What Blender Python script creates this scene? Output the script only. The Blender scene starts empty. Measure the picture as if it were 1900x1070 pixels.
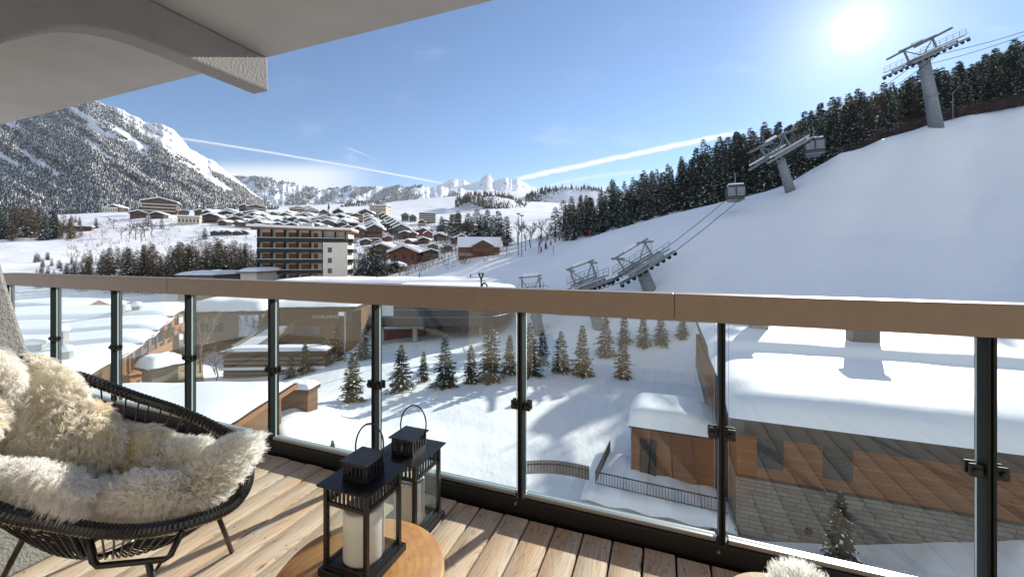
import bpy, bmesh, math, random
import numpy as np
from mathutils import Vector, Matrix, noise as mnoise
random.seed(7); RNG = np.random.default_rng(7)
S = bpy.context.scene
COL = S.collection
R = math.radians
CH = 1.26                     # eye height above the deck
F = 733.0                     # focal length in photo pixels
def P(px, py, Y):             # a point of the place seen at (px,py), Y metres ahead
    return Vector(((px-950)/F*Y, Y, CH-(py-476)/F*Y))

# ---------------------------------------------------------------- camera
cam_d = bpy.data.cameras.new('camera'); cam = bpy.data.objects.new('camera', cam_d); COL.objects.link(cam)
cam.location = (0, 0, CH); cam.rotation_euler = (R(90), 0, 0)
cam_d.sensor_width = 36; cam_d.lens = 36*F/1900; cam_d.shift_y = -59/1900
cam_d.clip_start = 0.02; cam_d.clip_end = 40000
S.camera = cam
# ---------------------------------------------------------------- sun and sky
SUND = Vector((640/F, 1, 426/F)).normalized()
SUN_EL = math.asin(SUND.z); SUN_AZ = math.atan2(SUND.x, SUND.y)
sd = bpy.data.lights.new('sun', 'SUN'); sd.energy = 3.3; sd.angle = R(0.53); sd.color = (1, .93, .82)
sun = bpy.data.objects.new('sun', sd); COL.objects.link(sun)
sun.rotation_euler = SUND.to_track_quat('Z', 'Y').to_euler(); sun.location = (20, 25, 60)
S.view_settings.view_transform = 'Standard'; S.view_settings.look = 'None'
S.view_settings.exposure = 1.4; S.view_settings.gamma = 1
S.cycles.use_denoising = True; S.cycles.max_bounces = 8; S.cycles.diffuse_bounces = 5
S.cycles.glossy_bounces = 3; S.cycles.transparent_max_bounces = 24; S.cycles.transmission_bounces = 6
S.cycles.caustics_reflective = False; S.cycles.caustics_refractive = False
S.cycles.sample_clamp_indirect = 6
W = bpy.data.worlds.new('World'); S.world = W; W.use_nodes = True
WT = W.node_tree; WT.nodes.clear()

class NT:                      # small node-tree helper
    def __init__(s, t): s.t = t
    def n(s, typ, **kw):
        nd = s.t.nodes.new(typ)
        for k, v in kw.items():
            if k == 'inp':
                for kk, vv in v.items(): s.put(nd.inputs[kk], vv)
            else: setattr(nd, k, v)
        return nd
    def put(s, sock, v):
        if isinstance(v, bpy.types.NodeSocket): s.t.links.new(v, sock)
        elif isinstance(v, bpy.types.Node): s.t.links.new(v.outputs[0], sock)
        else:
            if hasattr(sock.default_value, '__len__') and not hasattr(v, '__len__'): v = [v]*len(sock.default_value)
            if sock.type == 'RGBA' and len(v) == 3: v = (*v, 1)
            sock.default_value = v
    def m(s, op, a, b=None, c=None, clamp=False):
        nd = s.t.nodes.new('ShaderNodeMath'); nd.operation = op; nd.use_clamp = clamp
        for i, v in enumerate((a, b, c)):
            if v is not None: s.put(nd.inputs[i], v)
        return nd.outputs[0]
    def mix(s, f, a, b, typ='MIX'):
        nd = s.t.nodes.new('ShaderNodeMix'); nd.data_type = 'RGBA'; nd.blend_type = typ
        s.put(nd.inputs[0], f); s.put(nd.inputs[6], a); s.put(nd.inputs[7], b)
        return nd.outputs[2]
    def ramp(s, f, stops):
        nd = s.t.nodes.new('ShaderNodeValToRGB'); s.put(nd.inputs[0], f)
        e = nd.color_ramp.elements
        while len(e) < len(stops): e.new(.5)
        for el, (p, c) in zip(e, stops):
            el.position = p; el.color = (*c, 1) if hasattr(c, '__len__') else (c, c, c, 1)
        return nd.outputs[0]
    def noise(s, vec, scale, detail=3, rough=.5, dist=0):
        nd = s.t.nodes.new('ShaderNodeTexNoise'); s.put(nd.inputs['Vector'], vec)
        nd.inputs['Scale'].default_value = scale; nd.inputs['Detail'].default_value = detail
        nd.inputs['Roughness'].default_value = rough; nd.inputs['Distortion'].default_value = dist
        return nd.outputs[0]
    def scale(s, vec, sc, loc=(0, 0, 0), rot=(0, 0, 0)):
        nd = s.t.nodes.new('ShaderNodeMapping'); s.put(nd.inputs[0], vec)
        nd.inputs['Scale'].default_value = sc; nd.inputs['Location'].default_value = loc; nd.inputs['Rotation'].default_value = rot
        return nd.outputs[0]
    def smooth(s, v, a, b):
        nd = s.t.nodes.new('ShaderNodeMapRange'); nd.interpolation_type = 'SMOOTHSTEP'
        s.put(nd.inputs[0], v); s.put(nd.inputs[1], a); s.put(nd.inputs[2], b)
        return nd.outputs[0]

def build_world():
    T = NT(WT)
    out = T.n('ShaderNodeOutputWorld'); bg = T.n('ShaderNodeBackground')
    sky = T.n('ShaderNodeTexSky'); sky.sky_type = 'NISHITA'; sky.sun_disc = False
    sky.sun_elevation = SUN_EL; sky.sun_rotation = SUN_AZ; sky.altitude = 1700
    sky.air_density = 1.0; sky.dust_density = 0.0; sky.ozone_density = 1.6
    tc = T.n('ShaderNodeTexCoord'); d = tc.outputs['Generated']
    sep = T.n('ShaderNodeSeparateXYZ', inp={0: d})
    x, y, z = sep.outputs
    yy = T.m('MAXIMUM', y, .02)
    a = T.m('DIVIDE', x, yy); b = T.m('DIVIDE', z, yy)
    front = T.smooth(y, .05, .2)
    ab = T.n('ShaderNodeCombineXYZ', inp={0: a, 1: b}).outputs[0]
    col = T.mix(1.0, sky.outputs[0], (.82, .96, 1.10), 'MULTIPLY')
    # thin bright haze around the sun
    dt = T.n('ShaderNodeVectorMath', operation='DOT_PRODUCT', inp={0: d, 1: tuple(SUND)}).outputs['Value']
    dt = T.m('MAXIMUM', dt, 0)
    glow = T.m('ADD', T.m('MULTIPLY', T.m('POWER', dt, 26000), 240),
               T.m('ADD', T.m('MULTIPLY', T.m('ADD', T.m('MULTIPLY', T.m('POWER', dt, 4000), .9), T.m('MULTIPLY', T.m('POWER', dt, 700), .11)), 13), T.m('ADD', T.m('MULTIPLY', T.m('POWER', dt, 130), 3.0), T.m('MULTIPLY', T.m('POWER', dt, 16), .35))))
    col = T.mix(1.0, col, T.mix(glow, (0, 0, 0), (1, .97, .9)), 'ADD') if False else col
    gl = T.n('ShaderNodeVectorMath', operation='SCALE', inp={0: (1, .97, .92)}); T.put(gl.inputs['Scale'], glow)
    col = T.n('ShaderNodeVectorMath', operation='ADD', inp={0: col, 1: gl.outputs[0]}).outputs[0]
    # cirrus, cloud bank low over the left ridge, two old contrails
    n1 = T.noise(T.scale(ab, (2.2, 7, 1), rot=(0, 0, -.25)), 1.6, 6, .6, .8)
    cir = T.m('MULTIPLY', T.smooth(n1, .55, .85), .30)
    nb = T.noise(T.scale(ab, (2.5, 16, 1), rot=(0, 0, .12)), 1.5, 5, .55, .6)
    bank = T.m('MULTIPLY', T.m('MULTIPLY', T.smooth(b, .252, .205), T.smooth(b, .1, .15)), T.m('MULTIPLY', T.smooth(a, -.86, -.72), T.smooth(a, -.30, -.52)))
    bank = T.m('MULTIPLY', bank, T.smooth(nb, .05, .40))
    lowh = T.m('MULTIPLY', T.smooth(b, .22, .1), .38)
    wob = T.m('SUBTRACT', T.noise(T.scale(ab, (40, 40, 1)), 1, 4, .6), .5)
    def trail(c0, c1, c2, w, a0, a1, amp, wobs):
        cc = T.m('ADD', c0, T.m('MULTIPLY', a, T.m('ADD', c1, T.m('MULTIPLY', a, c2))))
        dd = T.m('ABSOLUTE', T.m('ADD', T.m('SUBTRACT', b, cc), T.m('MULTIPLY', wob, wobs)))
        mk = T.smooth(dd, w, w*.15)
        return T.m('MULTIPLY', T.m('MULTIPLY', mk, T.m('MULTIPLY', T.smooth(a, a0-.015, a0+.015), T.smooth(a, a1+.05, a1-.05))), amp)
    def fit(pts):
        A = np.array([((px-950)/F) for px, py in pts]); B = np.array([(476-py)/F for px, py in pts])
        c = np.polyfit(A, B, 2); return c[2], c[1], c[0]
    t1 = trail(*fit([(352, 260.5), (481, 276.6), (588, 299), (696, 318.5), (822, 339.4)]), .0042, -1.0, -.16, .75, .003)
    t2 = trail(*fit([(964, 333), (1018, 318.5), (1071, 308), (1179, 287), (1259, 268.6), (1329, 254)]), .0100, .015, .56, 1.0, .010)
    t3 = trail(*fit([(1010, 347), (1100, 328), (1200, 318)]), .007, .06, .42, .35, .006)
    t4 = trail(*fit([(645, 274), (665, 282), (690, 293)]), .0028, -.415, -.36, .5, .002)
    cl = cir
    for q in (bank, lowh, t1, t2, t3, t4): cl = T.m('MAXIMUM', cl, q)
    cl = T.m('MULTIPLY', T.m('MULTIPLY', cl, front), T.smooth(z, -.02, .02))
    col = T.mix(cl, col, (7.0, 7.2, 7.6))
    nb2 = T.noise(T.scale(d, (2.2, 2.2, 4.5)), 1.2, 5, .6)     # unseen bright cloud, added behind the house to fill the shaded slope
    fill_cloud = T.m('MULTIPLY', T.m('MULTIPLY', T.smooth(y, .0, -.35), T.smooth(z, .0, .12)), T.m('ADD', .45, T.m('MULTIPLY', T.smooth(nb2, .38, .62), .55)))
    col = T.mix(fill_cloud, col, (5.4, 5.6, 6.0))
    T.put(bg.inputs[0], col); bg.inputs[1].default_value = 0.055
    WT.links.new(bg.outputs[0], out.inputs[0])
build_world()
# ---------------------------------------------------------------- mesh builder
class MB:
    def __init__(s): s.v = []; s.f = []; s.m = []; s.mi = 0; s.xf = None
    def add(s, vs, fs, mi=None):
        o = len(s.v)
        if s.xf is not None: vs = [s.xf @ Vector(p) for p in vs]
        s.v.extend([tuple(p) for p in vs]); s.f.extend([tuple(i+o for i in f) for f in fs])
        s.m.extend([s.mi if mi is None else mi]*len(fs)); return s
    def box(s, c, d, rz=0, mi=None):
        hx, hy, hz = d[0]/2, d[1]/2, d[2]/2
        cs, sn = math.cos(rz), math.sin(rz); vs = []
        for z in (-hz, hz):
            for x, y in ((-hx, -hy), (hx, -hy), (hx, hy), (-hx, hy)):
                vs.append((c[0]+x*cs-y*sn, c[1]+x*sn+y*cs, c[2]+z))
        return s.add(vs, [(3, 2, 1, 0), (4, 5, 6, 7), (0, 1, 5, 4), (1, 2, 6, 5), (2, 3, 7, 6), (3, 0, 4, 7)], mi)
    def bb(s, x0, x1, y0, y1, z0, z1, mi=None):
        return s.box(((x0+x1)/2, (y0+y1)/2, (z0+z1)/2), (abs(x1-x0), abs(y1-y0), abs(z1-z0)), 0, mi)
    def tube(s, pts, r, n=8, mi=None, closed=False, caps=True):
        pts = [Vector(p) for p in pts]; k = len(pts)
        rs = r if hasattr(r, '__len__') else [r]*k
        vs = []; fs = []; up = None
        for i in range(k):
            if closed: t = pts[(i+1) % k]-pts[i-1]
            else: t = pts[min(i+1, k-1)]-pts[max(i-1, 0)]
            if t.length < 1e-9: t = Vector((0, 0, 1))
            t.normalize()
            if up is None:
                up = Vector((0, 0, 1)) if abs(t.z) < .9 else Vector((1, 0, 0))
            u = up-t*up.dot(t)
            if u.length < 1e-6: u = t.orthogonal()
            u.normalize(); w = t.cross(u); up = u
            for j in range(n):
                q = 2*math.pi*j/n
                vs.append(pts[i]+(u*math.cos(q)+w*math.sin(q))*rs[i])
        for i in range(k if closed else k-1):
            i2 = (i+1) % k
            for j in range(n):
                j2 = (j+1) % n
                fs.append((i*n+j, i*n+j2, i2*n+j2, i2*n+j))
        if not closed and caps:
            fs.append(tuple(reversed(range(n)))); fs.append(tuple((k-1)*n+j for j in range(n)))
        return s.add(vs, fs, mi)
    def cyl(s, p0, p1, r0, r1=None, n=12, mi=None): return s.tube([p0, p1], [r0, r0 if r1 is None else r1], n, mi)
    def bar(s, p0, p1, w, h, mi=None, up=(0, 0, 1)):      # rectangular bar between two points
        p0 = Vector(p0); p1 = Vector(p1); t = (p1-p0).normalized(); upv = Vector(up)
        if abs(t.dot(upv)) > .98: upv = Vector((1, 0, 0))
        a = t.cross(upv).normalized()*w/2; b = a.cross(t).normalized()*h/2
        vs = [p+x*a+y*b for p in (p0, p1) for x, y in ((-1, -1), (1, -1), (1, 1), (-1, 1))]
        return s.add(vs, [(0, 1, 2, 3), (7, 6, 5, 4), (0, 4, 5, 1), (1, 5, 6, 2), (2, 6, 7, 3), (3, 7, 4, 0)], mi)
    def prism(s, poly, d, mi=None):                        # planar polygon swept by vector d
        n = len(poly); d = Vector(d); vs = [Vector(p) for p in poly]+[Vector(p)+d for p in poly]
        fs = [tuple(reversed(range(n))), tuple(range(n, 2*n))]+[(i, (i+1) % n, n+(i+1) % n, n+i) for i in range(n)]
        return s.add(vs, fs, mi)
    def lathe(s, prof, c, n=32, mi=None):
        vs = []; fs = []; k = len(prof)
        for r, z in prof:
            for j in range(n):
                q = 2*math.pi*j/n; vs.append((c[0]+r*math.cos(q), c[1]+r*math.sin(q), c[2]+z))
        for i in range(k-1):
            for j in range(n):
                j2 = (j+1) % n; fs.append((i*n+j, i*n+j2, (i+1)*n+j2, (i+1)*n+j))
        fs.append(tuple(reversed(range(n)))); fs.append(tuple((k-1)*n+j for j in range(n)))
        return s.add(vs, fs, mi)
    def grid(s, nu, nv, fn, mi=None, wrap=False):
        vs = [fn(i, j) for i in range(nu) for j in range(nv)]; fs = []
        for i in range(nu-1 if not wrap else nu):
            for j in range(nv-1): fs.append((i*nv+j, ((i+1) % nu)*nv+j, ((i+1) % nu)*nv+j+1, i*nv+j+1))
        return s.add(vs, fs, mi)
    def mesh(s, name, mats, smooth=False):
        me = bpy.data.meshes.new(name); me.from_pydata(s.v, [], s.f)
        if not isinstance(mats, (list, tuple)): mats = [mats]
        for m in mats: me.materials.append(m)
        if len(mats) > 1: me.polygons.foreach_set('material_index', s.m)
        if smooth: me.polygons.foreach_set('use_smooth', [True]*len(s.f))
        me.update(); return me
    def build(s, name, mats, parent=None, smooth=False, bevel=0, seg=2, loc=None):
        return link(name, s.mesh(name, mats, smooth), parent, bevel, seg, loc)
def link(name, me, parent=None, bevel=0, seg=2, loc=None):
    o = bpy.data.objects.new(name, me); COL.objects.link(o)
    if parent is not None: o.parent = parent
    if loc is not None: o.location = loc
    if bevel:
        b = o.modifiers.new('bevel', 'BEVEL'); b.width = bevel; b.segments = seg; b.limit_method = 'ANGLE'; b.angle_limit = R(40)
    return o
def np_mesh(name, verts, faces, mats, smooth=False, col=None, midx=None):   # faces: (n,k) array
    me = bpy.data.meshes.new(name); verts = np.asarray(verts, np.float32); faces = np.asarray(faces, np.int32)
    n, k = faces.shape
    me.vertices.add(len(verts)); me.vertices.foreach_set('co', verts.ravel())
    me.loops.add(n*k); me.loops.foreach_set('vertex_index', faces.ravel())
    me.polygons.add(n); me.polygons.foreach_set('loop_start', np.arange(0, n*k, k, dtype=np.int32))
    me.polygons.foreach_set('loop_total', np.full(n, k, np.int32))
    if not isinstance(mats, (list, tuple)): mats = [mats]
    for m in mats: me.materials.append(m)
    if midx is not None: me.polygons.foreach_set('material_index', np.asarray(midx, np.int32))
    if smooth: me.polygons.foreach_set('use_smooth', np.ones(n, bool))
    if col is not None:
        at = me.attributes.new('tint', 'FLOAT', 'POINT'); at.data.foreach_set('value', np.asarray(col, np.float32))
    me.update(calc_edges=True); me.validate(); return me
def tag(o, label=None, cat=None, group=None, kind=None):
    if label: o['label'] = label
    if cat: o['category'] = cat
    if group: o['group'] = group
    if kind: o['kind'] = kind
    return o
def thing(name, label, cat, loc=(0, 0, 0), rz=0, group=None):
    o = bpy.data.objects.new(name, None); COL.objects.link(o); o.empty_display_size = .2
    o.location = loc; o.rotation_euler = (0, 0, rz)
    return tag(o, label, cat, group)
def dup(root, loc=None, rz=None, sc=None, label=None, group=None):
    r = root.copy(); COL.objects.link(r)
    if loc is not None: r.location = loc
    if rz is not None: r.rotation_euler = (0, 0, rz)
    if sc is not None: r.scale = sc if hasattr(sc, '__len__') else (sc, sc, sc)
    if label: r['label'] = label
    if group: r['group'] = group
    for ch in list(root.children):
        c = ch.copy(); COL.objects.link(c); c.parent = r
        for g in ch.children:
            d = g.copy(); COL.objects.link(d); d.parent = c
    return r
ORD = ['first', 'second', 'third', 'fourth', 'fifth', 'sixth', 'seventh', 'eighth', 'ninth', 'tenth', 'eleventh', 'twelfth', 'thirteenth', 'fourteenth', 'fifteenth', 'sixteenth', 'seventeenth', 'eighteenth', 'nineteenth', 'twentieth']
def ordn(i):                                   # 0 -> first
    if i < 20: return ORD[i]
    if i >= 100: return 'hundred and '+ordn(i-100)
    if i == 99: return 'hundredth'
    tens = ['', '', 'twenty', 'thirty', 'forty', 'fifty', 'sixty', 'seventy', 'eighty', 'ninety', 'hundred'][(i+1)//10]
    return (tens[:-1]+'ieth' if (i+1) % 10 == 0 else tens+' '+ORD[(i+1) % 10-1])

# ---------------------------------------------------------------- materials
def mat(name, col=(.5, .5, .5), rough=.6, metal=0, spec=.4):
    m = bpy.data.materials.new(name); m.use_nodes = True; T = NT(m.node_tree)
    b = m.node_tree.nodes['Principled BSDF']
    T.put(b.inputs['Base Color'], col); b.inputs['Roughness'].default_value = rough
    b.inputs['Metallic'].default_value = metal; b.inputs['Specular IOR Level'].default_value = spec

    return m, T, b
def bump(T, b, h, strength=.3, dist=.01):
    n = T.n('ShaderNodeBump', inp={'Height': h}); n.inputs['Strength'].default_value = strength; n.inputs['Distance'].default_value = dist
    T.put(b.inputs['Normal'], n.outputs[0])
def obj_co(T): return T.n('ShaderNodeTexCoord').outputs['Object']
def pos_co(T): return T.n('ShaderNodeNewGeometry').outputs['Position']
def snow_mat(name, col=(.90, .91, .925), big=.5, fine=6, strength=.35, dist=.12):
    m, T, b = mat(name, col, .55, 0, .25); p = pos_co(T)
    h = T.m('ADD', T.m('MULTIPLY', T.noise(p, big, 4, .55), 1.0), T.m('MULTIPLY', T.noise(p, fine, 4, .6), .18))
    bump(T, b, h, strength, dist); return m
SNOW = snow_mat('snow')
SNOWR = snow_mat('roof snow', (.87, .89, .92), .35, 3, .25, .10)
def plain(name, col, rough=.6, metal=0, nsc=0, amt=.25, spec=.4):
    m, T, b = mat(name, col, rough, metal, spec)
    if nsc:
        n = T.noise(pos_co(T), nsc, 4, .6); dark = tuple(c*(1-amt) for c in col); lite = tuple(min(1, c*(1+amt)) for c in col)
        T.put(b.inputs['Base Color'], T.ramp(n, [(.3, dark), (.7, lite)]))
    return m
def stucco(name, col, sc=90, strength=.6, dist=.006):
    m, T, b = mat(name, col, .9, 0, .15); o = obj_co(T)
    n = T.noise(o, sc, 3, .7); n2 = T.noise(o, 2.0, 3, .5)
    T.put(b.inputs['Base Color'], T.mix(T.smooth(n2, .3, .7), tuple(c*.93 for c in col), tuple(c*1.05 for c in col)))
    bump(T, b, n, strength, dist); return m
STUCCO = stucco('rough render', (.30, .30, .295), 70, .9, .010)
CEIL = stucco('ceiling render', (.385, .385, .38), 110, .5, .004)
def deck_mat():
    m, T, b = mat('weathered pine boards', (.5, .35, .25), .7, 0, .25); o = obj_co(T)
    bd = T.n('ShaderNodeAttribute', attribute_name='tint').outputs['Fac']
    off = T.n('ShaderNodeCombineXYZ', inp={0: T.m('MULTIPLY', bd, 37.0), 1: T.m('MULTIPLY', bd, 91.0), 2: 0}).outputs[0]
    v = T.n('ShaderNodeVectorMath', operation='ADD', inp={0: o, 1: off}).outputs[0]
    # growth-ring figure: rings of a log cut lengthwise, warped around knots
    warp = T.noise(T.scale(v, (9, 1.3, 1)), 1, 3, .5)
    kn = T.n('ShaderNodeTexVoronoi', inp={'Vector': T.scale(v, (7.7, 2.1, 1))}); kn.inputs['Scale'].default_value = 1
    kd = kn.outputs['Distance']
    knot = T.smooth(kd, .09, .03)
    pull = T.m('MULTIPLY', T.smooth(kd, .5, .0), .55)
    sx = T.n('ShaderNodeSeparateXYZ', inp={0: v}).outputs[0]
    ph = T.m('ADD', T.m('MULTIPLY', sx, 52), T.m('ADD', T.m('MULTIPLY', warp, 9), T.m('MULTIPLY', pull, 7)))
    ring = T.m('FRACT', ph)
    ring = T.m('POWER', ring, 2.2)
    fine = T.noise(T.scale(v, (260, 9, 1)), 1, 4, .65)
    wear = T.noise(T.scale(v, (11, 2.2, 1)), 1, 4, .6)
    base = T.mix(T.smooth(wear, .3, .72), (.66, .43, .26), (.74, .64, .53))
    base = T.mix(bd, base, T.mix(.5, base, (.72, .62, .50)))
    col = T.mix(T.m('MULTIPLY', ring, .52), base, (.34, .19, .10))
    col = T.mix(T.m('MULTIPLY', T.smooth(fine, .52, .75), .5), col, (.20, .13, .09))
    col = T.mix(knot, col, (.13, .06, .03))
    so = T.n('ShaderNodeSeparateXYZ', inp={0: o}); fx = T.m('MULTIPLY', T.m('ABSOLUTE', T.m('SUBTRACT', T.m('FRACT', T.m('DIVIDE', T.m('ADD', so.outputs[0], 13.0785), .13)), .5)), .13)
    ax = T.m('SUBTRACT', fx, .036); ay = T.m('MULTIPLY', T.m('SUBTRACT', T.m('FRACT', T.m('DIVIDE', T.m('ADD', so.outputs[1], 10.02), .48)), .5), .48)
    sc = T.smooth(T.m('SQRT', T.m('ADD', T.m('MULTIPLY', ax, ax), T.m('MULTIPLY', ay, ay))), .0045, .003)
    col = T.mix(sc, col, (.07, .06, .055))
    T.put(b.inputs['Base Color'], col)
    bump(T, b, T.m('SUBTRACT', T.m('MULTIPLY', fine, .6), T.m('MULTIPLY', ring, .7)), .5, .004); return m
DECK = deck_mat()
RAILP = plain('brown coated aluminium', (.235, .185, .148), .42, 0, 14, .06)
DMET = plain('anthracite metal', (.011, .018, .020), .55, 0, 0, 0, .2)
BMET = plain('black sill metal', (.014, .014, .016), .5, 0, 0)
ALU = plain('raw aluminium', (.45, .44, .43), .35, .8)
def glass(name, tint=(.93, .97, .965), r0=.036):
    m = bpy.data.materials.new(name); m.use_nodes = True; t = m.node_tree; t.nodes.clear(); T = NT(t)
    g = T.n('ShaderNodeNewGeometry')
    c = T.m('ABSOLUTE', T.n('ShaderNodeVectorMath', operation='DOT_PRODUCT', inp={0: g.outputs['Incoming'], 1: g.outputs['Normal']}).outputs['Value'])
    f = T.m('ADD', r0, T.m('MULTIPLY', T.m('POWER', T.m('SUBTRACT', 1, c, clamp=True), 5), 1-r0), clamp=True)
    tr = T.n('ShaderNodeBsdfTransparent', inp={0: tint}); gl = T.n('ShaderNodeBsdfGlossy', inp={0: (1, 1, 1)}); gl.inputs['Roughness'].default_value = 0.0
    mx = T.n('ShaderNodeMixShader', inp={0: f, 1: tr.outputs[0], 2: gl.outputs[0]})
    T.n('ShaderNodeOutputMaterial', inp={0: mx.outputs[0]}); return m
GLASS = glass('clear glass'); LGLASS = glass('lantern glass', (.95, .97, .97), .04)
GEDGE = plain('cut glass edge', (.55, .68, .66), .15, 0, 0, 0, .8)
BLACK = plain('black lacquered steel', (.010, .010, .011), .38, 0, 60, .1)
CORD = plain('black plastic cord', (.008, .008, .010), .16, 0, 0, 0, .5)
def wax():
    m, T, b = mat('white wax', (.78, .76, .73), .45); b.inputs['Subsurface Weight'].default_value = .25
    b.inputs['Subsurface Radius'].default_value = (.03, .02, .012); return m
WAX = wax()
def stump_mat():
    m, T, b = mat('cut log wood', (.5, .27, .11), .45, 0, .35); o = obj_co(T)
    s = T.n('ShaderNodeSeparateXYZ', inp={0: o}); w = T.noise(o, 6, 4, .55)
    r = T.m('SQRT', T.m('ADD', T.m('POWER', T.m('ADD', s.outputs[0], .03), 2), T.m('POWER', s.outputs[1], 2)))
    ring = T.m('FRACT', T.m('ADD', T.m('MULTIPLY', r, 45), T.m('MULTIPLY', w, 3.2)))
    blot = T.noise(o, 9, 5, .6); crack = T.noise(T.scale(o, (3, 3, 30)), 8, 4, .7)
    c = T.mix(T.smooth(blot, .3, .7), (.38, .165, .055), (.55, .29, .105))
    c = T.mix(T.m('MULTIPLY', T.m('POWER', ring, 3), .45), c, (.25, .10, .03))
    c = T.mix(T.m('MULTIPLY', T.smooth(crack, .62, .75), .6), c, (.16, .07, .03))
    T.put(b.inputs['Base Color'], c); bump(T, b, crack, .2, .004); return m
STUMP = stump_mat()
def wool_mat():
    m, T, b = mat('sheepskin wool', (.8, .7, .5), .85, 0, .1)
    t = T.n('ShaderNodeAttribute', attribute_name='tint').outputs['Fac']
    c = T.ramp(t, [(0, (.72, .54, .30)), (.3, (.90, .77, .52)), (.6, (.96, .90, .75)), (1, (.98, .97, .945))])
    T.put(b.inputs['Base Color'], c)
    tl = T.n('ShaderNodeBsdfTranslucent', inp={0: c}); mx = T.n('ShaderNodeMixShader', inp={0: .62, 1: b.outputs[0], 2: tl.outputs[0]})
    T.put(m.node_tree.nodes['Material Output'].inputs[0], mx.outputs[0]); return m
WOOL = wool_mat()
# ================================================================ the balcony (local frame: x along the rail, y outward)
BRZ = -math.atan2(733, 1919)
U_ = Vector((math.cos(BRZ), math.sin(BRZ), 0)); V_ = Vector((-math.sin(BRZ), math.cos(BRZ), 0))
def B(s, v, z=0): return U_*s+V_*v+Vector((0, 0, z))
def local(root, p):                            # world point into a thing's own frame (rotation about z only)
    d = Vector(p)-Vector(root.location); a = -root.rotation_euler.z
    return Vector((d.x*math.cos(a)-d.y*math.sin(a), d.x*math.sin(a)+d.y*math.cos(a), d.z))
def catmull(pts, n, closed=False):
    pts = [Vector(p) for p in pts]; k = len(pts); out = []
    for i in range(k if closed else k-1):
        g = (lambda j: pts[j % k]) if closed else (lambda j: pts[max(0, min(k-1, j))])
        a, b, c, d = g(i-1), g(i), g(i+1), g(i+2)
        for q in range(n):
            t = q/n; out.append(.5*((2*b)+(c-a)*t+(2*a-5*b+4*c-d)*t*t+(3*b-a-3*c+d)*t**3))
    if not closed: out.append(pts[-1])
    return out
def build_deck():
    vs = []; fs = []; tint = []
    k = 0
    for i in range(-47, 22):
        s0 = -.0785+.13*i+.004; s1 = s0+.122; t = random.random()
        zt = random.uniform(-.0012, .0012); c = .004
        prof = [(s0, -.03), (s1, -.03), (s1, zt-c), (s1-c, zt), (s0+c, zt), (s0, zt-c)]
        v1 = 1.80+random.uniform(-.004, .004)
        ends = [-.95, v1]
        if i % 3 == 1: pass
        b = len(vs)
        for v in ends:
            vs += [(s, v, z) for s, z in prof]; tint += [t]*6
        for j in range(6): fs.append((b+j, b+(j+1) % 6, b+6+(j+1) % 6, b+6+j))
    me = np_mesh('deck', vs, fs, DECK, col=tint)
    o = link('deck', me); o.rotation_euler = (0, 0, BRZ); tag(o, kind='structure')
    mb = MB(); mb.bb(-6.3, 2.8, -.95, 1.9, -.30, -.06); u = mb.build('deck_base', BMET); u.rotation_euler = (0, 0, BRZ); tag(u, kind='structure')
build_deck()
def build_shell():
    prof = [(-.95, 0), (.93, 0), (.905, .2), (.87, .5), (.806, .834), (.755, 1.08), (.722, 1.26), (.69, 1.5), (.675, 1.72), (.682, 1.9), (.722, 2.077), (.806, 2.169), (.9155, 2.255), (1.03, 2.305), (1.15, 2.33), (1.28, 2.335), (1.842, 2.335), (1.836, 2.549), (-.95, 2.549)]
    arc = catmull([(a, b, 0) for a, b in prof[1:16]], 4)
    pts = [(-.95, -.01)]+[(p.x, p.y) for p in arc]+[(1.842, 2.335), (1.834, 2.549), (-.95, 2.549)]
    mb = MB(); mb.prism([(-2.541, a, b) for a, b in pts], (.141, 0, 0))
    o = mb.build('partition_wall', STUCCO, bevel=.012); o.rotation_euler = (0, 0, BRZ)
    tag(o, 'grey roughcast partition wall with arched opening at the left end of the terrace', 'wall')
    mb = MB(); mb.bb(-9, 5.5, -.95, 1.832, 2.55, 2.80)
    o = mb.build('balcony_ceiling', CEIL, bevel=.008); o.rotation_euler = (0, 0, BRZ); tag(o, 'grey rendered underside of the balcony above the terrace', 'ceiling')
    mb = MB(); mb.bb(-9, 5.5, -1.2, -.955, -9, 2.548)
    o = mb.build('facade_wall', stucco('facade render', (.58, .53, .46), 60, .6, .006)); o.rotation_euler = (0, 0, BRZ); tag(o, 'house facade behind the terrace', 'wall')
build_shell()
POSTS = [-6.02, -5.14, -4.186, -3.246, -2.395, -1.559, -.662, .230, 1.047, 1.95, 2.75]
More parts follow.
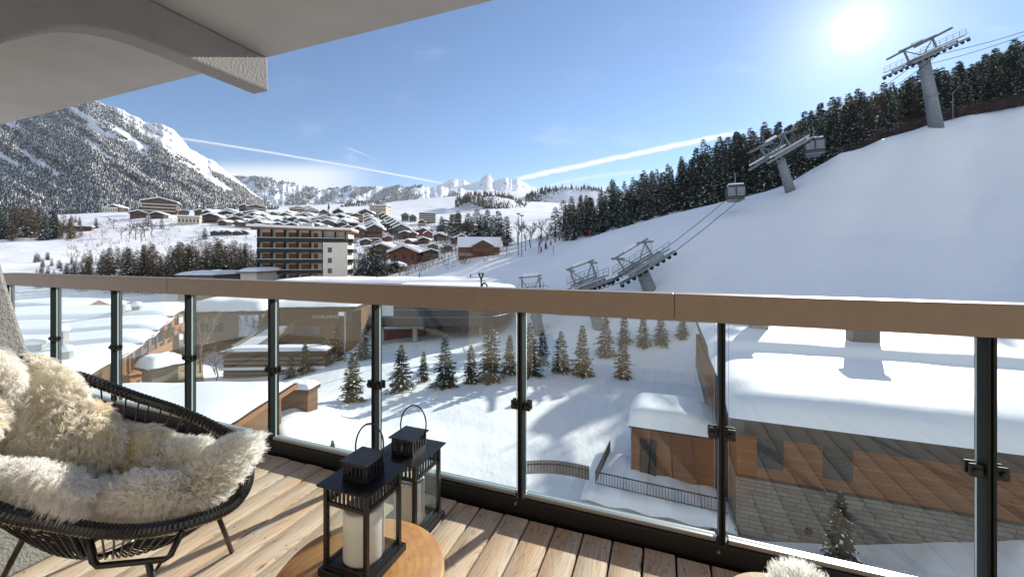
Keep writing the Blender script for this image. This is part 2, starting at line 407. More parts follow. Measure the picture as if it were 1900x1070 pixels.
def build_rail():
    t = thing('glass_railing', 'terrace railing of clear glass panes with dark posts under a broad brown handrail', 'railing', (0, 0, 0), BRZ)
    for s0, s1 in ((-6.05, -3.45), (-3.4485, .0445), (.046, 2.8)):     # joints of the hand rail
        mb = MB(); mb.bb(s0, s1, 1.83, 1.925, .985, 1.10)
        mb.build('handrail', RAILP, t, bevel=.004)
    mb = MB(); mb.bb(-6.05, 2.8, 1.835, 1.90, -.12, .068); mb.build('bottom_rail', BMET, t, bevel=.003)
    mb = MB()
    for a, b in zip(POSTS[:-1], POSTS[1:]): mb.bb(a+.024, b-.024, 1.846, 1.884, .0695, .088)
    mb.build('glazing_channel', ALU, t, bevel=.002)
    for i, s in enumerate(POSTS):
        mb = MB(); mb.bb(s-.012, s-.003, 1.838, 1.902, -.1, .984); mb.bb(s+.003, s+.012, 1.838, 1.902, -.1, .984); mb.bb(s-.003, s+.003, 1.848, 1.892, -.1, .983)
        p = mb.build('post', DMET, t, bevel=.0015)
        for sg in (-1, 1):
            mb = MB(); x0 = s+sg*.0135; mb.box((s+sg*.033, 1.854, .52), (.036, .012, .046)); mb.box((s+sg*.033, 1.882, .52), (.036, .012, .046))
            mb.box((s+sg*.019, 1.868, .52), (.010, .030, .030)); mb.cyl((s+sg*.034, 1.835, .52), (s+sg*.034, 1.848, .52), .012, .012, 12)
            mb.build('clamp', BMET, p, bevel=.004)
        mb = MB(); mb.cyl((s-.016, 1.82, .045), (s-.016, 1.835, .045), .006, .006, 8); mb.build('bolt', ALU, p)
    for a, b in zip(POSTS[:-1], POSTS[1:]):
        mb = MB(); x0, x1 = a+.026, b-.026; y0, y1, z0, z1 = 1.8625, 1.8725, .0885, .978
        mb.bb(x0, x1, y0, y1, z0, z1); f = mb.m
        for k in (0, 1, 3, 5): mb.m[k] = 1
        mb.build('glass_pane', [GLASS, GEDGE], t)
build_rail()
# ---------------------------------------------------------------- lanterns, candle, log tables
def stump(name, label, x, y, r, h):
    t = thing(name, label, 'table', (x, y, 0), .4); n = 72
    ph = [random.random()*6 for _ in range(4)]
    def rad(q): return r*(1+.012*math.sin(2*q+ph[0])+.008*math.sin(3*q+ph[1])+.005*math.sin(7*q+ph[2]))
    mb = MB(); zs = [(.0, .90), (.02, .93), (.25*h, .95), (.6*h, .97), (h-.02, 1.0), (h-.006, .997), (h, .975), (h, 0.02)]
    mb.grid(n, len(zs), lambda i, j: (rad(2*math.pi*i/n)*zs[j][1]*math.cos(2*math.pi*i/n), rad(2*math.pi*i/n)*zs[j][1]*math.sin(2*math.pi*i/n), zs[j][0]), wrap=True)
    o = mb.build('log', STUMP, t, smooth=True); md = o.modifiers.new('es', 'EDGE_SPLIT'); md.split_angle = R(50)
    return t
stump('log_table', 'round orange log side table carrying the smaller lantern', -.425, 1.10, .235, .38)
def lantern(label, c, z, k):
    t = thing('lantern', label, 'lantern', (c[0], c[1], z), BRZ, 'black metal candle lanterns'); t.scale = (k, k, k)
    a = .085
    mb = MB(); mb.box((0, 0, .010), (.17, .17, .020)); mb.box((0, 0, .0215), (.15, .15, .003)); mb.build('base', BLACK, t, bevel=.002)
    q = a-.016
    for x in (-q, q):
        for y in (-q, q): mb = MB(); mb.box((x, y, .1345), (.012, .012, .223)); mb.build('corner_post', BLACK, t, bevel=.001)
    mb = MB()
    for sg in (-1, 1):
        for z0, hh in ((.198, .010), (.2435, .006)):
            mb.box((0, sg*q, z0), (2*q-.012, .007, hh)); mb.box((sg*q, 0, z0), (.007, 2*q-.012, hh))
        for i in range(8):
            x = -q+.018+(2*q-.036)*i/7
            mb.box((x, sg*q, .222), (.0065, .004, .037)); mb.box((sg*q, x, .222), (.004, .0065, .037))
    mb.build('slotted_frame', BLACK, t); mb = MB()
    for sg in (-1, 1): mb.box((0, sg*q, .026), (2*q-.012, .006, .006)); mb.box((sg*q, 0, .026), (.006, 2*q-.012, .006))
    mb.build('bottom_frame', BLACK, t)
    for sg in (-1, 1):
        mb = MB(); mb.box((0, sg*(q-.004), .111), (2*q-.014, .0015, .163)); mb.build('glass_pane', LGLASS, t)
        mb = MB(); mb.box((sg*(q-.004), 0, .111), (.0015, 2*q-.014, .163)); mb.build('glass_pane', LGLASS, t)
    mb = MB(); mb.box((0, 0, .2495), (.176, .176, .0045)); mb.build('roof', BLACK, t, bevel=.001)
    ch = MB(); w = .039
    for sg in (-1, 1):
        for z0, hh in ((.2570, .010), (.2975, .007)):
            ch.box((0, sg*w, z0), (2*w, .003, hh)); ch.box((sg*w, 0, z0), (.003, 2*w-.003, hh))
        for i in range(6):
            x = -w+.004+(2*w-.008)*i/5; bw = .008 if i in (0, 5) else .006
            ch.box((x, sg*w, .278), (bw, .003, .032)); ch.box((sg*w, x, .278), (.003, bw, .032))
    c_ = ch.build('chimney', BLACK, t)
    mb = MB(); mb.box((0, 0, .3035), (.094, .094, .004)); mb.build('cap', BLACK, c_, bevel=.001)
    pts = [(-.044, 0, .285)]+[(.050*math.cos(q), .006*math.sin(q), .325+.062*math.sin(q)) for q in np.linspace(math.pi*1.08, -math.pi*.08, 30)]+[(.044, 0, .285)]
    mb = MB(); mb.tube(pts, .0024, 8); h = mb.build('handle', BLACK, t, smooth=True); h.rotation_euler = (R(-4), 0, R(0))
    return t
def candle(label, c, z, r, h):
    mb = MB(); mb.lathe([(r*.98, 0), (r, .004), (r, h-.008), (r*.97, h-.002), (r*.90, h), (r*.6, h-.006), (.004, h-.008)], (0, 0, 0), 40)
    t = thing('candle', label, 'candle', (c[0], c[1], z))
    mb.build('wax', WAX, t, smooth=True); w = MB(); w.tube([(0, 0, h-.01), (.001, 0, h+.004), (.003, .001, h+.012)], .0012, 6); w.build('wick', BLACK, t)
lantern('smaller black slotted lantern standing on the log table', (-.4275, 1.14), .38, 1.0)
candle('white pillar candle inside the lantern on the log table', (-.4275, 1.14), .4035, .056, .142)
lantern('larger black slotted lantern on the deck behind the log table', (-.482, 1.851), 0, 1.42)
candle('white pillar candle inside the lantern on the deck', (-.482, 1.851), .0335, .07, .19)
# ---------------------------------------------------------------- string chair
def string_chair():
    t = thing('string_chair', 'black string lounge chair with round woven rim draped in sheepskin', 'chair', (-1.42, 1.45, 0))
    L = lambda p: Vector(p)-Vector(t.location)
    rp = [(460, 880, 1.56), (445, 920, 1.45), (405, 950, 1.376), (300, 980, 1.28), (200, 985, 1.238), (100, 970, 1.217), (0, 948, 1.18), (-150, 870, 1.155), (-290, 740, 1.19), (-290, 610, 1.31), (-130, 610, 1.47), (60, 680, 1.58), (150, 700, 1.70), (250, 735, 1.80), (340, 765, 1.83), (420, 805, 1.765), (453, 845, 1.66)]
    rim = [L(P(*q)) for q in rp]; N = 24
    dense = catmull(rim, N, True)
    mb = MB(); mb.tube(dense, [.0205 if i % 2 else .0232 for i in range(len(dense))], 10, closed=True)
    mb.build('rim', CORD, t, smooth=False)
    C0 = L((-1.44, 1.42, .235)); c = MB(); n = 74; m_ = len(dense)
    for i in range(n):
        p = dense[int(i*m_/n)]; q = 2*math.pi*i/n
        d = (p-C0); d.z = 0; e = C0+d.normalized()*.07
        mid = p.lerp(e, .55)+Vector((0, 0, -.05)); q1 = p+Vector((0, 0, -.012))
        c.tube(catmull([q1, p.lerp(e, .2)+Vector((0, 0, -.022)), mid, e], 3), .0032, 5, caps=False)
    c.tube([C0+Vector((.07*math.cos(a), .07*math.sin(a), 0)) for a in np.linspace(0, 2*math.pi, 24, endpoint=False)], .007, 6, closed=True)
    c.build('cords', CORD, t, smooth=True)
    def leg(pts, r=.0085):
        b = MB(); b.tube([L(p) for p in pts], r, 10); return b.build('leg', BLACK, t, smooth=True)
    foot = P(430, 1025, 1.682); foot.z = .004
    leg([foot, P(418, 990, 1.60), P(398, 940, 1.49)])
    leg([P(-40, 1160, 1.36)*1, P(10, 1062, 1.30), P(50, 985, 1.27)])
    leg([(-1.18, 1.335, .003), P(275, 1041, 1.25)], .009)
    leg([(-1.62, 1.88, .004), P(262, 880, 1.72)])
    b = MB(); b.tube([L(p) for p in (P(166, 996, 1.235), P(172, 1040, 1.235), P(182, 1049, 1.235), P(305, 1037, 1.262), P(316, 1030, 1.265), P(338, 985, 1.295))], .0095, 10)
    b.build('front_bracket', BLACK, t, smooth=True)
    b = MB(); b.tube([L(P(303, 1036, 1.262)), L(P(275, 1078, 1.34))], .005, 8); b.build('brace', BLACK, t, smooth=True)
    return t
string_chair()
# ---------------------------------------------------------------- sheepskins: soft pads with strands of wool
def fleece(name, label, pads, dens, loc, wd=.0009):
    V = []; Fq = []; tn = []; bv = []; bf = []; bt = []
    loc = np.array(loc)
    for (c, ax, ay, az, tone, comb, ln) in pads:
        c = np.array(c)-loc; A = np.array([ax, ay, az], float)
        nu, nv = 40, 24; base = len(bv)
        ph = RNG.random((3, 3))*6
        def surf(d):
            w = 1+.10*np.sin(d@np.array([5, 3, 2.])+ph[0, 0])*np.cos(d@np.array([2, 6, 3.])+ph[0, 1])+.05*np.sin(d@np.array([11, 9, 7.])+ph[0, 2])
            return c+(d*w[:, None])@A
        D = np.array([[math.cos(2*math.pi*i/nu)*math.sin(math.pi*j/(nv-1)), math.sin(2*math.pi*i/nu)*math.sin(math.pi*j/(nv-1)), math.cos(math.pi*j/(nv-1))] for i in range(nu) for j in range(nv)])
        bv.extend(surf(D)); bt.extend([max(0, min(1, tone+.1))]*len(D))
        for i in range(nu):
            for j in range(nv-1): bf.append((base+i*nv+j, base+((i+1) % nu)*nv+j, base+((i+1) % nu)*nv+j+1, base+i*nv+j+1))
        area = 4*math.pi*((np.linalg.norm(ax)*np.linalg.norm(ay))**1.6/3+(np.linalg.norm(ax)*np.linalg.norm(az))**1.6/3+(np.linalg.norm(ay)*np.linalg.norm(az))**1.6/3)**(1/1.6)
        n = int(dens*area)
        d = RNG.normal(size=(n, 3)); d /= np.linalg.norm(d, axis=1)[:, None]
        p = surf(d); nr = d@np.linalg.inv(A).T; nr /= np.linalg.norm(nr, axis=1)[:, None]
        nc = min(1600, max(30, n//9)); ci = RNG.integers(0, n, nc); cp = p[ci]
        near = np.empty(n, int)
        for s0 in range(0, n, 4000):
            dd = ((p[s0:s0+4000, None, :]-cp[None])**2).sum(2); near[s0:s0+4000] = dd.argmin(1)
        cdir = RNG.normal(size=(nc, 3))*.20
        clen = ln*.62*(.7+.6*RNG.random(nc))
        dirv = nr*.6+np.array(comb)*1.0+cdir[near]+RNG.normal(size=(n, 3))*.12
        dirv /= np.linalg.norm(dirv, axis=1)[:, None]
        L = (clen[near]*(.8+.4*RNG.random(n)))[:, None]
        ctip = cp[near]+(nr[ci][near]*.6+np.array(comb)*1.0+cdir[near])*L
        tip = p+dirv*L; tip = tip*.72+ctip*.28; tip[:, 2] -= L[:, 0]*.12
        mid = p+(nr*.8+dirv*.4)*L*.5
        side = np.cross(dirv, RNG.normal(size=(n, 3))); side /= np.linalg.norm(side, axis=1)[:, None]; side *= wd
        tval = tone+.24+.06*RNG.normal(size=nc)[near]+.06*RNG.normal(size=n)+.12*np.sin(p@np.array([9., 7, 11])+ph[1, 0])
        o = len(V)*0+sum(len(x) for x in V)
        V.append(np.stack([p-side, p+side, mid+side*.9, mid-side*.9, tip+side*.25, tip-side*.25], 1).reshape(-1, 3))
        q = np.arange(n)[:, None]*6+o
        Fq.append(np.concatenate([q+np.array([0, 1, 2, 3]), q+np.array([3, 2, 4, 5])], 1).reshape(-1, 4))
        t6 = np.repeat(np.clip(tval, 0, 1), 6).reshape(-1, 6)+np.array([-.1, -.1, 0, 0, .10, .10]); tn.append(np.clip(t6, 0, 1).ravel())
    t = thing(name, label, 'sheepskin', tuple(loc))
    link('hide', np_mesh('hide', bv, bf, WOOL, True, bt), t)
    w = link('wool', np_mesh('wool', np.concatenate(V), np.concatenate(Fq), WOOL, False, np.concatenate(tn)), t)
    tag(w, kind='stuff')
    return t
def pad(px, py, Y, rx, ry, rot, depth, tilt, tone, comb, ln=.045):
    # rx, ry in photo pixels at that distance, turned by rot in the view, leaning back by tilt
    c = P(px, py, Y); k = Y/F; cr, sr = math.cos(R(rot)), math.sin(R(rot)); ct, st = math.cos(R(tilt)), math.sin(R(tilt))
    up = Vector((0, st, ct)); n = Vector((0, -ct, st)); rt = Vector((1, 0, 0))
    ax = (rt*cr+up*sr)*rx*k; ay = (-rt*sr+up*cr)*ry*k
    return (tuple(c), tuple(ax), tuple(ay), tuple(n*depth), tone, comb, ln)
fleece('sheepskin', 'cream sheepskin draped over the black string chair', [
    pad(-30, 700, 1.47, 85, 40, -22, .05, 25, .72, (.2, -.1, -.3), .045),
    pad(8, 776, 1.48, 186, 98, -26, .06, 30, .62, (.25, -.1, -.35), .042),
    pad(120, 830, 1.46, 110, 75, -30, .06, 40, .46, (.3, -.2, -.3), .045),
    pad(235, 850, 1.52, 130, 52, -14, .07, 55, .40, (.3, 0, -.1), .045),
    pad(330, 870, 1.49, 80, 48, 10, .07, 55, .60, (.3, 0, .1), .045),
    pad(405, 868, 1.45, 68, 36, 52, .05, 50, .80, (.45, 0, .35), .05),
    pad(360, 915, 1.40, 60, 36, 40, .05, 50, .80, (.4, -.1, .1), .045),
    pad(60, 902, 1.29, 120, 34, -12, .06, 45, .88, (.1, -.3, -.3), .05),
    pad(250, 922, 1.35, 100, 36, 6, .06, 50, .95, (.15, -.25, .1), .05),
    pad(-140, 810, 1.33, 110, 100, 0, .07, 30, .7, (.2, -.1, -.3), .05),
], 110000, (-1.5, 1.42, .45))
stump('log_stool', 'log stool under the white sheepskin by the railing', .74, 1.05, .16, .30)
fleece('sheepskin', 'white sheepskin poking into the bottom edge of the picture', [
    pad(1482, 1152, 1.02, 46, 56, 0, .14, 70, .93, (.0, 0, .3), .05),
    pad(1465, 1195, 1.04, 60, 56, 0, .14, 70, .93, (-.1, 0, .2), .05)], 90000, (.74, 1.04, .34))
# ================================================================ the land
def vnoise(x, y, seed=0):                      # value noise on arrays
    x = np.asarray(x, float); y = np.asarray(y, float)
    xi = np.floor(x).astype(np.int64); yi = np.floor(y).astype(np.int64); fx = x-xi; fy = y-yi
    fx = fx*fx*(3-2*fx); fy = fy*fy*(3-2*fy)
    def h(i, j):
        n = (i*374761393+j*668265263+seed*1442695041) & 0x7fffffff
        n = (n ^ (n >> 13))*1274126177 & 0x7fffffff
        return ((n ^ (n >> 16)) & 0xffff)/65535.0
    a = h(xi, yi)*(1-fx)+h(xi+1, yi)*fx; b = h(xi, yi+1)*(1-fx)+h(xi+1, yi+1)*fx
    return a*(1-fy)+b*fy
def fbm(x, y, o=4, seed=0, g=.5):
    s = 0; a = 1; t = 0
    for i in range(o): s = s+a*vnoise(x*2**i, y*2**i, seed+i*17); t += a; a *= g
    return s/t
CTRL = [  # px, py, Y of ground the photograph shows (or implies)
 (1700,1016,13.4),(1500,1004,14.6),(1400,1000,15.2),(1900,1012,12.3),(1700,1110,11.3),(1400,1100,12.6),(2300,1100,13),(1150,960,16.5),(960,905,18.3),(760,880,19.5),(600,850,21),(400,960,18),(100,1000,17),(-300,1000,17),(-900,1050,16),
 (960,1500,8),(1700,1500,8),(200,1500,8),(2600,1500,8),(-800,1500,8),
 (545,754,24.5),(600,752,26),(520,790,22),(650,772,27.5),(750,742,29.5),(900,712,33),(1000,700,34.5),(1080,692,36),(1150,690,36),(1230,664,40),(1290,640,40),(1330,640,36),(560,760,28),
 (480,745,33),(300,735,35),(200,745,34),(320,690,43),(330,655,52),(345,625,62),(100,680,45),(-200,700,42),(-700,740,36),(400,700,42),(560,690,42),(640,680,42),
 (720,670,43),(800,662,44),(850,640,50),(1000,622,52),(1112,622,47),(950,592,62),(700,640,52),(560,652,60),(460,652,60),(640,655,60),(520,600,75),
 (900,528,85),(830,508,100),(780,522,95),(700,535,100),(600,545,105),(500,545,105),
 (930,490,100),(1000,480,102),(960,462,125),(1040,455,108),(1100,440,94),(1150,425,86),(1200,410,92),(1250,397,88),(1300,386,85),(1350,374,80),(1385,369,76),(1462,356,67),(1500,320,70),(1560,285,70),(1640,258,70),(1730,231,70),(1800,216,70),(1900,195,70),(2100,150,70),(2500,90,68),
 (1240,462,60),(1300,425,62),(1350,395,65),(1150,500,64),(1080,520,62),(1000,545,68),(1050,490,80),
 (1900,570,31),(1700,560,34),(1500,560,38),(1350,560,42),(1250,560,47),(1400,450,53),(1600,400,53),(1800,400,49),(1800,300,59),(1650,320,61),(1550,330,63),(2200,500,30),(2400,300,49),(2600,600,24),(1900,480,39),
 (1900,203,85),(1900,190,115),(1900,180,180),(1730,240,85),(1730,228,120),(1730,225,180),(1600,284,85),(1600,262,120),(1600,262,180),(1500,330,82),(1500,305,120),(1500,300,180),(1400,364,90),(1400,340,130),(1400,330,180),(1300,389,98),(1300,375,130),(1300,365,180),(1200,412,104),(1200,398,140),(1200,385,200),(1100,442,112),(1100,415,180),(1050,440,140),(2400,80,80),(2400,60,140),
 (0,490,150),(100,478,170),(0,450,230),(150,440,260),(300,428,300),(300,403,430),(150,412,420),(0,425,350),(-300,470,180),(-300,420,400),(-800,480,200),(-800,420,400),(-800,600,70),
 (450,408,480),(600,401,560),(750,403,560),(700,418,400),(600,430,330),(500,440,260),(700,470,180),(760,498,130),(700,445,260),(800,445,230),(860,470,128),(890,476,112),(800,420,420),(850,425,330),(930,455,150),(200,535,110),(400,530,115),(300,520,130),(300,490,170),(420,470,200),(560,470,190),(640,490,150),
 (900,390,620),(800,388,760),(850,376,950),(750,386,900),(950,372,900),(950,405,400),(1000,400,420),(1050,405,300),(1000,420,250),
 (700,380,1300),(850,366,1400),(950,354,1500),(600,384,1300),(400,388,900),(200,394,900),(0,404,900),(-400,410,900),(1100,395,600),(1300,380,600),(1600,300,600),(1900,220,600),(2400,100,500),
 (700,378,1900),(850,364,1900),(950,354,1900),(500,384,1900),(200,390,1900),(-400,400,1900),(1200,380,1900),(1600,340,1900),(2300,280,1900)]
_c = np.array(CTRL, float)
KX, KY = 1.0, .62
CX = np.stack([(_c[:, 0]-950)/F*KX, np.log(_c[:, 2])*KY], 1)
CV = CH-(_c[:, 1]-476)/F*_c[:, 2]; CV = CV/_c[:, 2]
def _phi(d): return d*1.0
_n = len(CX); _A = np.zeros((_n+3, _n+3)); _A[:_n, :_n] = _phi(np.linalg.norm(CX[:, None]-CX[None], axis=2))-np.eye(_n)*.004
_A[:_n, _n] = 1; _A[:_n, _n+1:] = CX; _A[_n, :_n] = 1; _A[_n+1:, :_n] = CX.T
_w = np.linalg.solve(_A, np.concatenate([CV, np.zeros(3)]))
def ground(x, y):                              # ground height (arrays or numbers)
    x = np.atleast_1d(np.asarray(x, float)); y = np.atleast_1d(np.asarray(y, float)); out = np.empty(x.shape)
    yc = np.maximum(y, 5.0); q = np.stack([np.clip(x/yc, -4, 4)*KX, np.log(yc)*KY], -1).reshape(-1, 2); o = np.empty(len(q))
    for s in range(0, len(q), 6000):
        d = np.linalg.norm(q[s:s+6000, None]-CX[None], axis=2); o[s:s+6000] = _phi(d)@_w[:_n]+_w[_n]+q[s:s+6000]@_w[_n+1:]
    return o.reshape(x.shape)*yc
def gz(x, y): return float(ground(x, y)[0])
YS = np.exp(np.linspace(math.log(8), math.log(1700), 700))
def hit(px, py, y0=8, y1=1700):                # first ground point seen at a pixel
    a = (px-950)/F; ys = YS[(YS >= y0) & (YS <= y1)]
    z = ground(a*ys, ys); pp = 476-(z-CH)/ys*F
    k = np.nonzero(pp <= py)[0]
    Y = ys[k[0]] if len(k) else ys[np.argmin(pp)]
    return Vector((a*Y, Y, gz(a*Y, Y)))
def relief(x, y):
    r = np.hypot(x, y)
    return (fbm(x/7, y/7, 3, 5)-.5)*.55*np.clip(r/25, .25, 1)+(fbm(x/38, y/38, 3, 9)-.5)*1.3*np.clip((r-60)/120, 0, 2.5)+(fbm(x/14+y/40, y/22, 4, 77)-.5)*.9*np.clip((r-42)/30, 0, 1)
def build_land():
    na, ny = 460, 430
    aa = np.linspace(-3.6, 3.6, na); aa = np.sign(aa)*np.abs(aa/3.6)**1.5*3.6
    yy = np.exp(np.linspace(math.log(5.5), math.log(1900), ny))
    A, Y = np.meshgrid(aa, yy, indexing='ij'); X = A*Y
    Z = ground(X, Y)+relief(X, Y)-.02
    v = np.stack([X, Y, Z], -1).reshape(-1, 3)
    i = np.arange(na-1)[:, None]*ny+np.arange(ny-1)[None]; f = np.stack([i, i+ny, i+ny+1, i+1], -1).reshape(-1, 4)
    o = link('snow_ground', np_mesh('snow_ground', v, f, land_mat(), True)); tag(o, kind='structure')
    me = MB(); n = 64
    RR = 9000
    me.add([(0, 0, -60)]+[(RR*math.cos(2*math.pi*k/n), max(-390, RR*math.sin(2*math.pi*k/n)), -60) for k in range(n)], [(0, 1+k, 1+(k+1) % n) for k in range(n)])
    o = me.build('valley_floor', SNOW); tag(o, kind='structure')
def land_mat():
    m, T, b = mat('slope snow', (.90, .91, .93), .55, 0, .2); p = pos_co(T)
    s = T.n('ShaderNodeSeparateXYZ', inp={0: p})
    big = T.noise(p, .09, 4, .55); fine = T.noise(p, 2.6, 5, .62); med = T.noise(T.scale(p, (.9, .35, .9), rot=(0, 0, .5)), 1, 4, .6)
    # combed tracks of the groomed run
    h = T.m('ADD', T.m('MULTIPLY', big, 2.0), T.m('ADD', T.m('MULTIPLY', med, .5), T.m('MULTIPLY', fine, .12)))
    bump(T, b, h, .5, .35); return m
build_land()
def mountain_mat(name, rock, cover, nscale, tree=None, steep=(.45, .75)):
    m, T, b = mat(name, (.8, .83, .88), .7, 0, .1); p = pos_co(T)
    g = T.n('ShaderNodeNewGeometry'); nz = T.n('ShaderNodeSeparateXYZ', inp={0: g.outputs['Normal']}).outputs[2]
    n = T.noise(p, nscale, 8, .62, .3); f = T.noise(p, nscale*9, 5, .65)
    k = T.m('ADD', nz, T.m('ADD', T.m('MULTIPLY', T.m('SUBTRACT', n, .5), .9), T.m('MULTIPLY', T.m('SUBTRACT', f, .5), .55)))
    sn = T.smooth(k, steep[0], steep[1])
    T.put(b.inputs['Base Color'], T.mix(sn, rock, cover)); bump(T, b, T.m('ADD', n, T.m('MULTIPLY', f, .3)), .8, 6.0); return m
def ridge(name, sky, base, Y0, Y1, mt, px0, px1, n=260, k=60, rel=40, sc=60, seed=1, gx=-.535, gy=.845, pw=.9, jag=0, iso=False):
    sx, sy = zip(*sky); bx, by = zip(*base)
    pxs = np.linspace(px0, px1, n); ts = np.linspace(0, 1.25, k)
    PX, T_ = np.meshgrid(pxs, ts, indexing='ij')
    SK = np.interp(PX, sx, sy)+(fbm(PX/14, PX*0+seed, 4, seed)-.5)*rel*.10+(fbm(PX/5, PX*0+seed, 3, seed)-.5)*jag; BA = np.interp(PX, bx, by)
    tt = np.clip(T_, 0, 1); PY = BA+(SK-BA)*tt**pw; over = np.clip(T_-1, 0, 1); PY = PY+over*(BA-SK)*1.2
    Yd = Y0+(Y1-Y0)*T_
    w = (gx*PX+gy*PY); w2 = gy*PX-gx*PY
    d = (np.abs(fbm(w/sc+.35*fbm(w2/80, w/60, 3, seed+3), w2/260, 4, seed+1)-.5)*2-.3)*rel+(fbm(PX/18, PY/18, 4, seed+2)-.5)*rel*.55
    if iso: d = (1-np.abs(fbm(PX/34+fbm(PX/20, PY/9, 3, seed+6), PY/30, 5, seed+1, .6)-.5)*4)*rel*.6
    Yd = Yd+d*np.sin(np.clip(T_, 0, 1)*math.pi)**.5*(Y1-Y0)/600
    X = (PX-950)/F*Yd; Z = CH-(PY-476)/F*Yd
    v = np.stack([X, Yd, Z], -1).reshape(-1, 3)
    i = np.arange(n-1)[:, None]*k+np.arange(k-1)[None]; f = np.stack([i, i+k, i+k+1, i+1], -1).reshape(-1, 4)
    o = link(name, np_mesh(name, v, f, mt, True)); tag(o, kind='structure')
    return (pxs, ts, np.stack([X, Yd, Z], -1), PX, PY)
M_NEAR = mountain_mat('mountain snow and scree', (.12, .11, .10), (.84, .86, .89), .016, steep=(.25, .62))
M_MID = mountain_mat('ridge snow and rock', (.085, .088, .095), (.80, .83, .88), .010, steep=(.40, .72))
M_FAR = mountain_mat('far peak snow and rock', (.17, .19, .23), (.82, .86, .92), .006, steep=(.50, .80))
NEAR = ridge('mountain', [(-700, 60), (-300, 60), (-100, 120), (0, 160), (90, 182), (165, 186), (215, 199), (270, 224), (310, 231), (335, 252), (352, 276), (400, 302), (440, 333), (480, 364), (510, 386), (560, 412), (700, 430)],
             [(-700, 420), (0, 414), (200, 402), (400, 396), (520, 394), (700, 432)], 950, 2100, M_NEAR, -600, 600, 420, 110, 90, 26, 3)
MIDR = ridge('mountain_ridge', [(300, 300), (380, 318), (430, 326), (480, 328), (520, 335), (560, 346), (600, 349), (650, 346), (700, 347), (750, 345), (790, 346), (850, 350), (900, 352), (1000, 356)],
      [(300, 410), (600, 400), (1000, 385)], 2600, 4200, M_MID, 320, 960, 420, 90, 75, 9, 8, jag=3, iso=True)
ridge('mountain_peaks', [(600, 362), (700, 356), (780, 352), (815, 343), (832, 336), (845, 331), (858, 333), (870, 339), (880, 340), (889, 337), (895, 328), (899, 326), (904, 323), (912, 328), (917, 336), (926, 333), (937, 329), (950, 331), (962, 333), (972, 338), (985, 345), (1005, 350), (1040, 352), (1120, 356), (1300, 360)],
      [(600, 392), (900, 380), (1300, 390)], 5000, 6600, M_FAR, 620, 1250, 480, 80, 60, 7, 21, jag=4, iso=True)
# ================================================================ trees
def needle_mat(name, c0, c1, tr=.25):
    m, T, b = mat(name, c0, .75, 0, .15)
    t = T.n('ShaderNodeAttribute', attribute_name='tint').outputs['Fac']
    rnd = T.n('ShaderNodeObjectInfo').outputs['Random']
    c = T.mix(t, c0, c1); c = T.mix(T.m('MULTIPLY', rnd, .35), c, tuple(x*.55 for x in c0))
    T.put(b.inputs['Base Color'], c)
    tl = T.n('ShaderNodeBsdfTranslucent', inp={0: c}); mx = T.n('ShaderNodeMixShader', inp={0: tr, 1: b.outputs[0], 2: tl.outputs[0]})
    T.put(m.node_tree.nodes['Material Output'].inputs[0], mx.outputs[0]); return m
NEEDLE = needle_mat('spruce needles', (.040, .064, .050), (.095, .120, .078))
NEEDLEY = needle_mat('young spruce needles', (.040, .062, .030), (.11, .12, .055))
LARCHN = needle_mat('larch twigs', (.14, .105, .070), (.25, .195, .130), .15)
REDN = needle_mat('reddish bare twigs', (.060, .036, .032), (.10, .065, .055), .15)
FARN = needle_mat('far needles', (.075, .075, .066), (.17, .15, .125), .1)
BARK = plain('bark', (.075, .055, .042), .9, 0, 8, .3)
SNOWT = plain('snow on twigs', (.84, .86, .90), .6, 0, 0)
def twig_quads(c, d, w, up, L):                # flat leaf-shaped quads: centre line start c, direction d
    side = np.cross(d, up); side /= np.maximum(np.linalg.norm(side, axis=1)[:, None], 1e-6)
    a = c; t = c+d*L[:, None]; m = c+d*(L*.45)[:, None]
    return np.stack([a, m+side*w[:, None], t, m-side*w[:, None]], 1)
